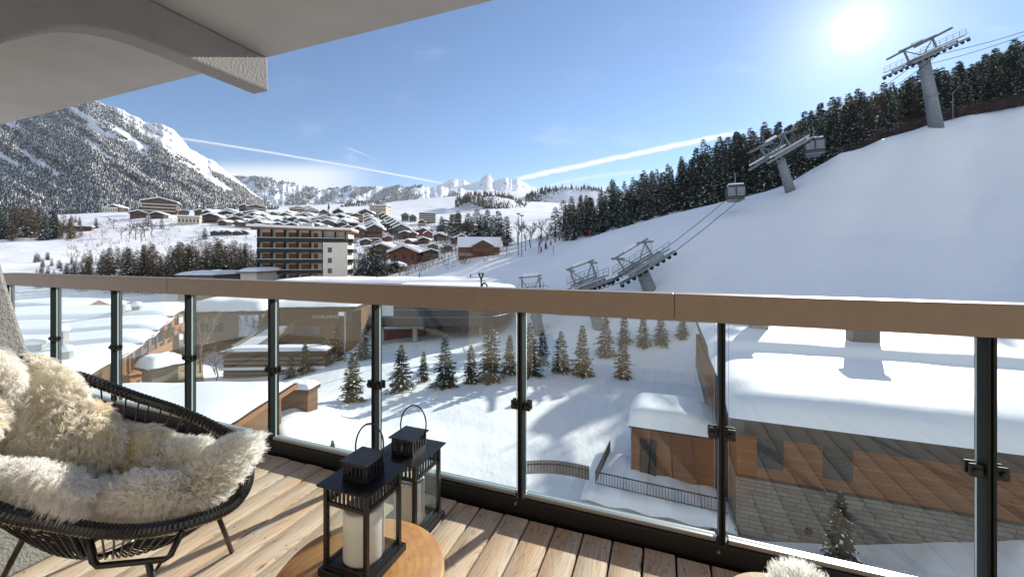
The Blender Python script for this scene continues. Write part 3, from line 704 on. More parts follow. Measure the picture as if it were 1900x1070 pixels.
def spruce_mesh(seed, H=1.0, wid=.20, nw=26, nb=8, bare=.06, droop=.35, snow=.5, kind='spruce', fill=7, sdrop=.012):
    g = np.random.default_rng(seed); Q = []; T_ = []; SQ = []
    for i in range(nw):
        t = i/(nw-1); z = bare+(1-bare)*t**.92*.985
        r = wid*((1-t)**.80)*(.80+.4*g.random())+.010
        n = max(4, int(nb*(.6+.4*(1-t))+g.integers(0, 2)))
        ph = g.random()*7
        for j in range(n):
            if g.random() < .07: continue
            q = ph+2*math.pi*j/n+g.normal()*.22; rr = r*(.62+.5*g.random())
            el = (.55*t-.18-droop*(1-t)*.6)+g.normal()*.10
            d = np.array([math.cos(q)*math.cos(el), math.sin(q)*math.cos(el), math.sin(el)])
            base = np.array([0, 0, z])+d*.006
            k = fill
            s = np.sort(g.random(k)*.85+.12)*rr
            sag = -droop*.55*(s/max(r, 1e-6))**2*r
            c = base+d*s[:, None]; c[:, 2] += sag
            sd = np.where(np.arange(k) % 2 == 0, 1, -1)*(.55+.5*g.random(k))
            perp = np.array([-math.sin(q), math.cos(q), 0])
            dd = d[None]*.75+perp[None]*sd[:, None]*.8+np.array([0, 0, -.22-.25*droop])+g.normal(size=(k, 3))*.16
            dd /= np.linalg.norm(dd, axis=1)[:, None]
            L = (.030+.16*rr+.028*g.random(k))*(1.15-.55*s/max(rr, 1e-6)); wdt = L*(.20+.10*g.random(k))
            up = np.array([0, 0, 1.])+g.normal(size=(k, 3))*.35
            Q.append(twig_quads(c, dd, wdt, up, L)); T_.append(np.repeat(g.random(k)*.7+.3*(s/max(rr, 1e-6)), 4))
            # the limb itself
            tip = base+d*rr*1.02; tip[2] += -droop*.55*(rr/max(r, 1e-6))**2*r
            Q.append(twig_quads(base[None], ((tip-base)/np.linalg.norm(tip-base))[None], np.array([.010+.02*rr]), np.array([[0, 0, 1.]]), np.array([np.linalg.norm(tip-base)]))); T_.append(np.full(4, .1))
            if g.random() < snow:
                kk = g.integers(1, 4); u = .25+.7*g.random(kk); cs = base+(d*rr)[None]*u[:, None]; cs[:, 2] += -droop*.55*(u*rr/max(r, 1e-6))**2*r+sdrop
                ds = d[None]*1+g.normal(size=(kk, 3))*.25; ds[:, 2] -= .25; ds /= np.linalg.norm(ds, axis=1)[:, None]
                Ls = (.022+.13*rr)*(.6+.8*g.random(kk)); SQ.append(twig_quads(cs, ds, Ls*(.26+.2*g.random(kk)), np.array([0, 0, 1.])+g.normal(size=(kk, 3))*.3, Ls))
    # leader
    for q in range(5):
        a = g.random()*6.3; Q.append(twig_quads(np.array([[0, 0, .955+.01*q]]), np.array([[math.cos(a)*.35, math.sin(a)*.35, .9]]), np.array([.006]), np.array([[math.sin(a), -math.cos(a), .2]]), np.array([.035]))); T_.append(np.full(4, .4))
    V = np.concatenate(Q).reshape(-1, 3); tt = np.concatenate(T_)
    f = np.arange(len(V)).reshape(-1, 4); SV = np.concatenate(SQ).reshape(-1, 3) if SQ else np.zeros((4, 3)); sf = np.arange(len(SV)).reshape(-1, 4)
    return V*H, f, tt, SV*H, sf
def bare_mesh(seed, levels=4, spread=.55, tw=.004):   # leafless broad-leaved tree of fine limbs
    g = random.Random(seed); mb = MB()
    def grow(p, d, L, r, lv):
        e = p+d*L; mid = p.lerp(e, .5)+Vector((g.gauss(0, .04), g.gauss(0, .04), 0))*L
        mb.tube([p, mid, e], [r, r*.85, r*.6], 4 if lv < 2 else 3, caps=False)
        if lv >= levels: return
        for k in range(3 if lv > 0 else 5):
            s = g.uniform(.45, 1.0); q = p.lerp(e, s)
            dd = (d+Vector((g.gauss(0, spread), g.gauss(0, spread), g.gauss(.12, .3)))).normalized()
            grow(q, dd, L*g.uniform(.5, .75), max(r*.5, tw), lv+1)
    grow(Vector((0, 0, 0)), Vector((0, 0, 1)), .42, .017, 0)
    return mb
def trunk_mesh(top=.96, r=.016):
    mb = MB(); mb.tube([(0, 0, -.06), (0, 0, .3), (0, 0, top)], [r, r*.72, .002], 7); return mb.mesh('trunk', BARK, True)
TRUNK = trunk_mesh()
PROTO = {}
def proto(key, name, mesh, nm, label, cat, group):
    V, f, tt, SV, sf = mesh
    PROTO[key] = (name, np_mesh('crown', np.concatenate([V, SV]), np.concatenate([f, sf+len(V)]), [nm, SNOWT], False, np.concatenate([tt, np.ones(len(SV))]), np.r_[np.zeros(len(f)), np.ones(len(sf))]), (V, f, tt, SV, sf), label, cat, group)
for i in range(5):
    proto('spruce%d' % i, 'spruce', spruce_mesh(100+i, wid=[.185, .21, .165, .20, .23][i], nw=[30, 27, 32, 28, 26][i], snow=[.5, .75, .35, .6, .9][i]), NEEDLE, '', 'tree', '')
for i in range(4):
    proto('young%d' % i, 'young_spruce', spruce_mesh(200+i, wid=[.30, .34, .27, .32][i], nw=20, nb=10, bare=.02, droop=.15, snow=[.35, .5, .3, .45][i], fill=15, sdrop=.02), NEEDLEY if i % 2 == 0 else NEEDLE, '', 'tree', '')
for i in range(3):
    proto('larch%d' % i, 'larch', spruce_mesh(300+i, wid=[.22, .26, .19][i], nw=24, nb=8, bare=.10, droop=.10, snow=[.10, .18, .06][i], fill=5), LARCHN, '', 'tree', '')
BAREM = [bare_mesh(s).mesh('limbs', plain('bare limbs', (.12, .09, .075), .85, 0, 3, .3)) for s in (3, 5, 8)]
def tree(key, loc, h, label, group=None, wide=1.0, trunk=True):
    name, cm, sm, _, cat, _ = PROTO[key]
    t = thing(name, label, cat, tuple(loc), random.uniform(0, 6.28), group); t.scale = (h*wide, h*wide, h)
    if trunk: link('trunk', TRUNK, t)
    link('crown', cm, t); return t
def bare_tree(loc, h, label, group=None, k=0):
    t = thing('bare_tree', label, 'tree', tuple(loc), random.uniform(0, 6.28), group); t.scale = (h, h, h); link('limbs', BAREM[k % 3], t); return t
# --- forest on the slope behind the chairlift towers
SKYX = [1040, 1075, 1100, 1122, 1137, 1152, 1180, 1200, 1230, 1260, 1300, 1340, 1380, 1420, 1460, 1500, 1540, 1580, 1620, 1680, 1720, 1800, 1850, 1900, 2100]
SKYT = [378, 360, 352, 345, 322, 345, 320, 310, 312, 290, 262, 247, 236, 224, 216, 198, 184, 163, 160, 140, 126, 112, 86, 52, 0]
CRX = [1040, 1100, 1200, 1300, 1385, 1462, 1500, 1560, 1640, 1730, 1800, 1900, 2100]; CRT = [440, 438, 410, 386, 367, 352, 320, 285, 258, 231, 216, 195, 150]
BACK = []
def forest():
    rs = random.Random(11); n = 0; cnt = {}
    rows = [(.0, 1.0, 11, 17), (.35, .93, 10, 13), (1, .86, 9, 12), (1.8, .70, 11, 14)]
    for r_, (off, up, step, jit) in enumerate(rows):
        px = 1052.0
        while px < 2010:
            cx = px+rs.uniform(-6, 6); cr = np.interp(cx, CRX, CRT); Yc = np.interp(cx, [1040, 1100, 1200, 1300, 1385, 1462, 1500, 1900, 2100], [112, 104, 98, 92, 84, 78, 78, 78, 78])
            Y = Yc+7+[52, 34, 18, 4][r_]+rs.uniform(-5, 5)
            sk = np.interp(cx, SKYX, SKYT); frac = up*(1-.16*rs.random())-(.12 if rs.random() < .25 else 0)
            topy = cr-(cr-sk)*frac-rs.uniform(-3, 6)
            x = (cx-950)/F*Y; z = gz(x, Y)-.3; h = CH-(topy-476)/F*Y-z
            h = max(5, min(h, 23)); k = rs.random()
            if k < .82 or cx < 1300: key = 'spruce%d' % rs.randrange(5)
            else: key = 'larch%d' % rs.randrange(3)
            side = 'far up the slope' if cx > 1640 else ('behind the cabins' if cx > 1340 else 'at the lower edge of the wood')
            row = ['in the back row', 'in the third row', 'in the second row', 'in the front row'][r_]
            kd = 'brown larch' if key[0] == 'l' else 'dark snow dusted spruce'
            kk = (kd, row); cnt[kk] = cnt.get(kk, -1)+1
            w_ = rs.uniform(.85, 1.15)
            if r_ == 0: BACK.append((key, (x, Y, z), h, w_, rs.uniform(0, 6.28)))
            elif cx < 1935: tree(key, (x, Y, z), h, '%s %s from the left %s of the right hand forest' % (ordn(cnt[kk]), 'brown larch' if key[0] == 'l' else 'dark spruce', row), 'trees of the forest above the ski slope', w_)
            else: BACK.append((key, (x, Y, z), h, w_, 0))
            px += step*(1.5 if r_ == 3 else 1.0)*rs.uniform(.8, 1.25)*(1.0 if cx < 1700 else 1.25)
forest()
def backwood():
    Vs = []; Fs = []; Ts = []; Ms = []; o = 0
    for key, loc, h, w, a in BACK:
        V, f, tt, SV, sf = PROTO[key][2]; c, s = math.cos(a), math.sin(a)
        v = np.concatenate([V, SV])@np.array([[c, s, 0], [-s, c, 0], [0, 0, 1]])*np.array([h*w, h*w, h])+np.array(loc)
        Vs.append(v); Fs.append(np.concatenate([f, sf+len(V)])+o); Ts.append(np.r_[tt, np.ones(len(SV))]); Ms.append(np.r_[np.zeros(len(f)), np.ones(len(sf))]); o += len(v)
    ob = link('back_wood', np_mesh('back_wood', np.concatenate(Vs), np.concatenate(Fs), [NEEDLE, SNOWT], False, np.concatenate(Ts), np.concatenate(Ms)))
    tag(ob, 'dense spruce wood farther up behind the front rows of the right hand forest', 'forest', kind='stuff')
backwood()
def scrub():                                     # reddish bushes along the crest
    g = np.random.default_rng(5); Q = []; T_ = []
    for px in np.arange(1560, 1960, 2.2):
        for k in range(3):
            cx = px+g.uniform(-2, 2); Y = 74+g.uniform(-2, 9)
            x = (cx-950)/F*Y; z = gz(x, Y); hh = g.uniform(.8, 2.6)*np.interp(cx, [1560, 1640, 1900], [.5, 1, 1.25])
            m = 9; d = g.normal(size=(m, 3))*.5+np.array([0, 0, 1.0]); d /= np.linalg.norm(d, axis=1)[:, None]
            c = np.array([x, Y, z])+g.normal(size=(m, 3))*.3; L = hh*(.5+.6*g.random(m))
            Q.append(twig_quads(c, d, L*.014+.010, g.normal(size=(m, 3)), L)); T_.append(np.repeat(g.random(m), 4))
    V = np.concatenate(Q).reshape(-1, 3)
    o = link('scrub', np_mesh('scrub', V, np.arange(len(V)).reshape(-1, 4), REDN, False, np.concatenate(T_))); tag(o, 'thicket of reddish leafless bushes along the crest below the upper lift tower', 'bushes', kind='stuff')
scrub()
# --- planted row of young spruces behind the glass
ROW = [(655, 742, 655, 'reddish young spruce with a snow cap left of the row'), (745, 722, 640, None), (786, 706, 652, None), (826, 716, 626, None), (874, 708, 640, None), (911, 706, 604, None), (946, 694, 622, None), (984, 694, 600, None), (1007, 676, 612, None), (1041, 688, 615, None), (1081, 696, 606, None), (1124, 660, 588, None), (1156, 698, 622, None), (1158, 636, 586, None), (1194, 640, 580, None), (1226, 634, 580, None), (1266, 624, 578, None)]
for i, (px, py, top, lb) in enumerate(ROW):
    p = hit(px, py, 14); h = (py-top)/F*p.y*1.02
    tree('young%d' % (i % 4), p+Vector((0, 0, -.1)), h, lb or '%s young spruce from the left in the planted row' % ordn(i), 'young spruces planted in a row', 1.0 if i else 1.1)
p = hit(1560, 1062, 10); tree('young1', p+Vector((0, 0, -.2)), (1062-908)/F*p.y, 'tall slim young spruce with a snow tip before the stone wall', None, .75)
p = hit(617, 838, 14); tree('young2', p+Vector((0, 0, -.9)), 1.5, 'tip of a little conifer showing just above the bottom rail', None, .9)
for i, (px, py, top, k) in enumerate([(540, 702, 660, 'young1'), (566, 694, 640, 'young2'), (588, 686, 650, 'young1'), (604, 680, 624, 'young3'), (626, 668, 606, 'young2'), (676, 668, 612, 'young3')]):
    p = hit(px, py, 14); tree(k, p+Vector((0, 0, -.2)), (py-top)/F*p.y*1.1, '%s snowy garden spruce from the left beside the slatted hut' % ordn(i), 'snowy garden spruces by the slatted hut', 1.1)
for i, px in enumerate((508, 524, 543, 560, 577, 596, 618)):
    p = P(px, 580, 80); p.z = gz(p.x, p.y)-.3; tree('spruce%d' % (i % 5), p, CH-(546+6*(i % 3)-476)/F*80-p.z, '%s spruce from the left in the row behind the lift building' % ordn(i), 'spruces behind the lift building', 1.5)
# --- wood between the meadow and the near chalets, left
def leftwood():
    rs = random.Random(4); cnt = {}
    pts = []
    for i in range(230):
        px = rs.uniform(60, 500); Y = rs.uniform(105, 165); pts.append((px, Y))
    pts.sort(key=lambda q: q[0])
    for px, Y in pts:
        top = np.interp(px, [60, 90, 130, 180, 230, 270, 300, 340, 400, 440, 500], [510, 505, 478, 462, 455, 445, 455, 446, 440, 446, 470])+rs.uniform(-4, 26)+(165-Y)*.12
        x = (px-950)/F*Y; z = gz(x, Y)-.3; h = CH-(top-476)/F*Y-z; h = max(3.5, min(15, h))
        key = 'larch%d' % rs.randrange(3) if rs.random() < .56 else 'spruce%d' % rs.randrange(5)
        kd = 'brown larch' if key[0] == 'l' else 'dark green spruce'; cnt[kd] = cnt.get(kd, -1)+1
        tree(key, (x, Y, z), h, '%s %s from the left in the wood above the left handrail' % (ordn(cnt[kd]), kd), 'trees of the wood below the snowy meadow', rs.uniform(.95, 1.3))
leftwood()
def under(name, label, box, n, nm, h0, h1, seed):   # brushy growth between the trees, countless stems
    g = np.random.default_rng(seed); Q = []; T_ = []
    px = g.uniform(box[0], box[1], n); Y = g.uniform(box[2], box[3], n); x = (px-950)/F*Y; z = ground(x, Y)
    for k in range(14):
        d = g.normal(size=(n, 3))*.45+np.array([0, 0, 1.0]); d /= np.linalg.norm(d, axis=1)[:, None]
        c = np.stack([x, Y, z], 1)+g.normal(size=(n, 3))*.8; L = g.uniform(h0, h1, n)
        Q.append(twig_quads(c, d, L*.03+.02, g.normal(size=(n, 3)), L)); T_.append(np.repeat(g.random(n), 4))
    V = np.concatenate(Q).reshape(-1, 3)
    o = link(name, np_mesh(name, V, np.arange(len(V)).reshape(-1, 4), nm, False, np.concatenate(T_))); tag(o, label, 'bushes', kind='stuff')
0 and under('brushwood', 'brownish bare brushwood filling the wood above the left handrail', (60, 490, 104, 168), 1500, LARCHN, 3, 7, 21)
under('village_bushes', 'low snowy brown bushes scattered between the village houses', (480, 940, 105, 420), 1500, LARCHN, .8, 2.6, 31)
under('meadow_bushes', 'thin bare bushes along the edges of the snowy meadow', (120, 480, 170, 420), 260, LARCHN, 1, 3, 33)
0 and under('undergrowth', 'dark evergreen undergrowth filling the wood above the left handrail', (60, 490, 104, 160), 1100, NEEDLE, 2.5, 6, 22)
def edgewood():
    rs = random.Random(9); cnt = {}; pts = sorted((rs.uniform(-10, 150), rs.uniform(240, 420)) for i in range(120))
    for px, Y in pts:
        top = np.interp(px, [-10, 40, 100, 150], [388, 384, 392, 408])+rs.uniform(-6, 30)
        x = (px-950)/F*Y; z = gz(x, Y)-.5; h = max(8, min(24, CH-(top-476)/F*Y-z))
        key = 'larch%d' % rs.randrange(3) if rs.random() < .68 else 'spruce%d' % rs.randrange(5)
        kd = 'larch' if key[0] == 'l' else 'spruce'; cnt[kd] = cnt.get(kd, -1)+1
        tree(key, (x, Y, z), h, '%s %s from the left in the brownish wood below the left mountain' % (ordn(cnt[kd]), kd), 'trees at the foot of the mountain', rs.uniform(1, 1.35))
edgewood()
# --- single trees about the village
VT = [(682, 515, 458, 's'), (701, 514, 464, 's'), (713, 512, 470, 's'), (650, 515, 466, 's'), (675, 513, 472, 's'), (692, 512, 452, 's'), (668, 508, 470, 's'), (735, 505, 470, 's'), (640, 505, 462, 's'), (655, 515, 480, 's'), (820, 445, 402, 's'), (850, 452, 392, 's'), (868, 450, 396, 's'), (885, 455, 388, 's'), (905, 450, 390, 's'), (925, 458, 392, 's'), (940, 455, 402, 's'), (838, 448, 400, 's'), (915, 455, 400, 's'), (895, 452, 398, 's'),
      (1085, 428, 372, 's'), (1075, 425, 380, 's'), (1150, 418, 385, 's'), (1118, 432, 395, 's'), (1095, 425, 366, 's'), (380, 445, 422, 's'), (178, 424, 405, 's'), (345, 412, 398, 's'), (770, 462, 448, 's'), (640, 462, 448, 's'), (560, 470, 450, 's'), (795, 470, 455, 's'), (875, 430, 402, 's'),
      (960, 455, 392, 'b'), (985, 460, 398, 'b'), (1005, 448, 395, 'b'), (1015, 462, 400, 'b'), (975, 465, 405, 'b'), (1030, 440, 385, 'l'), (1045, 430, 372, 'l'), (1058, 430, 380, 'l'), (810, 460, 425, 'b'), (825, 475, 430, 'b'), (845, 470, 436, 'b'), (1062, 436, 384, 'b'), (940, 470, 430, 'b'), (1000, 472, 420, 'b'),
      (210, 428, 398, 'b'), (240, 442, 405, 'b'), (252, 446, 404, 'b'), (268, 440, 402, 'b'), (282, 438, 404, 'b'), (262, 450, 412, 'b'), (225, 445, 415, 'b'), (300, 425, 405, 'l'), (275, 420, 395, 'l'), (715, 490, 470, 'l'), (745, 500, 478, 'l'), (770, 503, 482, 'b'), (690, 470, 455, 'b')]
cnt = {}
for i, (px, py, top, k) in enumerate(sorted(VT)):
    p = hit(px, py, 60); h = (py-top)/F*p.y; cnt[k] = cnt.get(k, -1)+1; side = 'left of' if px < 475 else 'right of'; ck = (k, side); cnt[ck] = cnt.get(ck, -1)+1
    nm = {'s': 'dark spruce', 'b': 'leafless grey tree', 'l': 'brown larch'}[k]
    lab = '%s %s from the left, village trees %s the tall apartment block' % (ordn(cnt[ck]), nm, side)
    if k == 'b': bare_tree(p, h, lab, 'scattered trees of the village', i)
    else: tree(('spruce%d' % (i % 5)) if k == 's' else 'larch%d' % (i % 3), p, h, lab, 'scattered trees of the village', 1.6)
# --- far woods: one mass of small trees each
def farwood(name, label, pts, hs, nm=FARN, lean=0, snowy=.25, wid=.26):
    n = len(pts); g = np.random.default_rng(n); hs = np.asarray(hs); V = []; Fc = []; tt = []; mi = []
    pts = np.asarray(pts); tiers = [(0.05, .62, 1.0), (.34, .84, .66), (.62, 1.05, .36)]
    o = 0
    for (z0, z1, w) in tiers:
        k = 5; ang = g.random(n)[:, None]*6.3+np.arange(k)[None]*2*math.pi/k
        rr = (hs*wid*w)[:, None]*(.7+.6*g.random((n, k)))
        ring = np.stack([pts[:, 0, None]+rr*np.cos(ang), pts[:, 1, None]+rr*np.sin(ang), pts[:, 2, None]+(hs*z0)[:, None]+0*rr+hs[:, None]*(.08*g.random((n, k))-.04)], -1)
        top = np.stack([pts[:, 0], pts[:, 1], pts[:, 2]+hs*z1], -1)[:, None]
        V.append(np.concatenate([ring, top], 1).reshape(-1, 3))
        b = np.arange(n)[:, None]*(k+1)+o
        for j in range(k): Fc.append(np.stack([b[:, 0]+j, b[:, 0]+(j+1) % k, b[:, 0]+k], -1)); mi.append((g.random(n) < snowy).astype(int))
        tt.append(np.repeat(g.random(n), k+1)); o += n*(k+1)
    ob = link(name, np_mesh(name, np.concatenate(V), np.concatenate(Fc), [nm, SNOWT], False, np.concatenate(tt), np.concatenate(mi)))
    tag(ob, label, 'forest', kind='stuff'); return ob
def mountain_wood():
    pxs, ts, G, PX, PY = NEAR; n, k, _ = G.shape; g = np.random.default_rng(3)
    N = 105000; iu = g.random(N)*(n-2); it = g.random(N)*(k*.80-2)
    a = iu.astype(int); b = it.astype(int); fa = (iu-a)[:, None]; fb = (it-b)[:, None]
    p = (G[a, b]*(1-fa)+G[a+1, b]*fa)*(1-fb)+(G[a, b+1]*(1-fa)+G[a+1, b+1]*fa)*fb
    qx = PX[a, b]; qy = PY[a, b]; w = -.535*qx+.845*qy
    gul = fbm(w/13+.5*fbm(qx/40, qy/40, 3, 4), qx/150+qy/190, 4, 31)
    t = it/(k*.8)
    edge = np.interp(qx-(qy-190)*1.25, [100, 190, 225, 300], [0, .0, .06, .18])          # the open snowy right flank
    thr = .37+.05*t+edge*.42
    keep = (gul+.12*(g.random(N)-.5) > thr) & (qx > -60) & (qx < 600) & (qy > 150)
    low = (t < .30) & (qx < 420); keep |= low & (g.random(N) < .8) & (qx > -60)
    p = p[keep]; h = (10+7*g.random(len(p)))*(1-.25*t[keep])
    p[:, 2] -= .5
    farwood('mountain_forest', 'dense snow dusted conifer forest covering the big left mountain', p, h, snowy=.24, wid=.30)
mountain_wood()
def ridge_wood():
    pxs, ts, G, PX, PY = MIDR; n, k, _ = G.shape; g = np.random.default_rng(8); N = 26000; a = g.integers(0, n-1, N); b = g.integers(0, int(k*.79), N)
    p = G[a, b]+(G[a+1, b]-G[a, b])*g.random((N, 1)); qx = PX[a, b]; qy = PY[a, b]
    keep = fbm(qx/22+qy/14, qy/26-qx/70, 4, 51)+.10*(g.random(N)-.5) > np.interp(qx, [400, 520, 700, 900], [.40, .47, .52, .60])+.10*(b/k < .25)
    p = p[keep]; p[:, 2] -= 1; farwood('ridge_forest', 'dark speckle of conifers on the snowy ridge beyond the village', p, 12+8*g.random(len(p)), snowy=.2, wid=.34)
ridge_wood()
def knoll(name, label, poly, n, y0, h0, h1, seed):
    g = np.random.default_rng(seed); xs = [q[0] for q in poly]; P_ = []; H_ = []
    for i in range(n):
        px = g.uniform(min(xs), max(xs)); lo = np.interp(px, xs, [q[1] for q in poly]); hi = np.interp(px, xs, [q[2] for q in poly])
        f = g.random(); py = lo+(hi-lo)*f; Y = y0+f*y0*.25
        P_.append(P(px, py, Y)-Vector((0, 0, 2))); H_.append(g.uniform(h0, h1))
    return farwood(name, label, [tuple(q) for q in P_], H_, snowy=.08)
def hill(name, top, Y, depth, base, mt=None):    # a hill with its crest at given pixels
    mb = MB(); xs = [q[0] for q in top]; n = 60; pxs = np.linspace(min(xs), max(xs), n)
    def pt(i, j):
        px = pxs[i]; ty = np.interp(px, xs, [q[1] for q in top]); t = j/11
        yy = Y+depth*t; py = base+(ty-base)*math.sin(min(1, t*1.25)*math.pi/2)+(0 if t < .8 else (t-.8)*60)
        return P(px, py+2*(fbm(np.array([px/9]), np.array([t*3]), 3, 5)[0]-.5), yy)
    mb.grid(n, 12, pt); o = mb.build(name, mt or SNOW, smooth=True); tag(o, kind='structure')
hill('hill', [(820, 398), (850, 380), (880, 366), (920, 364), (950, 370), (975, 384), (1000, 402)], 640, 160, 412)
knoll('knoll_wood', 'dark conifer wood on the snowy knoll beyond the village', [(846, 384, 374), (870, 372, 364), (900, 388, 361), (925, 398, 362), (950, 402, 366), (975, 408, 380), (990, 412, 400)], 420, 640, 9, 14, 2)
hill('wooded_hill', [(940, 372), (980, 362), (1010, 352), (1050, 346), (1100, 348), (1160, 360), (1260, 380)], 820, 300, 415)
knoll('ridge_wood', 'bluish conifer wood on the far ridge left of the tall spruces', [(975, 385, 366), (1005, 410, 352), (1050, 420, 347), (1100, 420, 349), (1180, 420, 364)], 1500, 820, 10, 15, 3)
hill('dark_hill', [(620, 392), (640, 385), (665, 377), (690, 376), (715, 384), (740, 392)], 1150, 300, 396)
knoll('hill_wood', 'small dark wooded hill behind the village centre', [(632, 391, 388), (650, 392, 380), (680, 392, 376), (705, 391, 379), (722, 391, 387)], 500, 1150, 12, 18, 4)
# ================================================================ houses
def board_mat(name, c0, c1, sc=(0, 0, 6), rough=.7):
    m, T, b = mat(name, c0, rough, 0, .2); p = obj_co(T)
    s = T.n('ShaderNodeSeparateXYZ', inp={0: p}).outputs[2]
    row = T.m('FLOOR', T.m('MULTIPLY', s, sc[2])); fr = T.m('FRACT', T.m('MULTIPLY', s, sc[2]))
    wn = T.n('ShaderNodeTexWhiteNoise', noise_dimensions='1D'); T.put(wn.inputs['W'], row)
    n = T.noise(T.scale(p, (.8, .8, 14)), 1.5, 4, .6)
    c = T.mix(T.m('MULTIPLY', T.m('ADD', wn.outputs['Value'], n), .5), c0, c1)
    c = T.mix(T.smooth(fr, .10, .03), c, tuple(x*.3 for x in c0))
    T.put(b.inputs['Base Color'], c); return m
W_BROWN = board_mat('brown larch boards', (.11, .058, .032), (.20, .115, .065), (0, 0, 5))
W_CEDAR = board_mat('cedar cladding', (.15, .066, .036), (.24, .118, .068), (0, 0, 7))
W_DARK = board_mat('old dark boards', (.052, .036, .028), (.10, .068, .048), (0, 0, 4))
W_ORANGE = board_mat('orange cedar boards', (.22, .095, .042), (.36, .175, .085), (0, 0, 7))
W_RED = board_mat('reddish boards', (.17, .06, .04), (.25, .10, .065), (0, 0, 4))
W_GREY = board_mat('grey boards', (.14, .13, .115), (.23, .21, .185), (0, 0, 4))
PLAST = plain('pale plaster', (.52, .47, .40), .85, 0, .8, .08)
CREAM = plain('cream plaster', (.58, .50, .38), .85, 0, .8, .08)
STONEW = plain('grey base stone', (.26, .25, .23), .85, 0, 1.5, .25)
CONC = plain('concrete', (.36, .35, .33), .85, 0, 2.5, .15)
PANE = plain('dark window glass', (.03, .04, .055), .12, 0, 0, 0, .7)
DARKM = plain('dark sheet metal', (.035, .037, .042), .45, .2, .6, .15)
STEEL = plain('galvanised steel', (.22, .24, .26), .5, .45, 3, .2)
def stone_mat():
    m, T, b = mat('dry stone cladding', (.3, .29, .27), .9, 0, .15); p = obj_co(T)
    br = T.n('ShaderNodeTexBrick', inp={'Vector': T.n('ShaderNodeMapping', inp={0: p, 'Rotation': (R(90), 0, 0)}).outputs[0]})
    br.inputs['Scale'].default_value = 1; br.inputs['Brick Width'].default_value = .55; br.inputs['Row Height'].default_value = .16; br.inputs['Mortar Size'].default_value = .012; br.offset = .37; br.squash = 1.4; br.squash_frequency = 3
    T.put(br.inputs['Color1'], (.155, .148, .137)); T.put(br.inputs['Color2'], (.27, .26, .24)); T.put(br.inputs['Mortar'], (.07, .065, .06))
    n = T.noise(p, 5, 5, .65); c = T.mix(T.m('MULTIPLY', n, .6), br.outputs[0], (.15, .145, .135)); T.put(b.inputs['Base Color'], c)
    bump(T, b, T.m('ADD', T.m('MULTIPLY', br.outputs['Fac'], -1), T.m('MULTIPLY', n, .6)), .8, .05); return m
STONE = stone_mat()
def weld(o, d=.001):
    bm = bmesh.new(); bm.from_mesh(o.data); bmesh.ops.remove_doubles(bm, verts=bm.verts, dist=d); bm.to_mesh(o.data); bm.free(); return o
def facade(mb, o, ux, W_, H_, cols, rows, win, mw=1, ww=.5, wh=.5, skip=0, rnd=None):   # wall with window openings as welded cells
    ux = Vector(ux); o = Vector(o); xs = [0]; zs = [0]
    for c in range(cols): a = W_*(c+.5-ww/2)/cols; xs += [a, a+W_*ww/cols]
    for r in range(rows): a = H_*(r+.5-wh/2)/rows; zs += [a, a+H_*wh/rows]
    xs.append(W_); zs.append(H_); b = []
    for i in range(len(xs)-1):
        for j in range(len(zs)-1):
            q = [o+ux*x+Vector((0, 0, z)) for x, z in ((xs[i], zs[j]), (xs[i+1], zs[j]), (xs[i+1], zs[j+1]), (xs[i], zs[j+1]))]
            w = win and i % 2 == 1 and j % 2 == 1 and not (rnd and rnd.random() < skip)
            mb.add(q, [(0, 1, 2, 3)], mw if w else 0)
def gable_roof(w, d, z, p, oh, th, lift=0.0):    # ridge along y; returns MB of the slab
    mb = MB(); hw = w/2+oh; rise = p*hw; y0, y1 = -d/2-oh, d/2+oh
    prof = [(-hw, z-p*oh+lift), (0, z-p*oh+rise+lift), (hw, z-p*oh+lift), (hw, z-p*oh+th+lift), (0, z-p*oh+rise+th+lift), (-hw, z-p*oh+th+lift)]
    mb.prism([(x, y1, zz) for x, zz in prof], (0, y0-y1, 0)); return mb
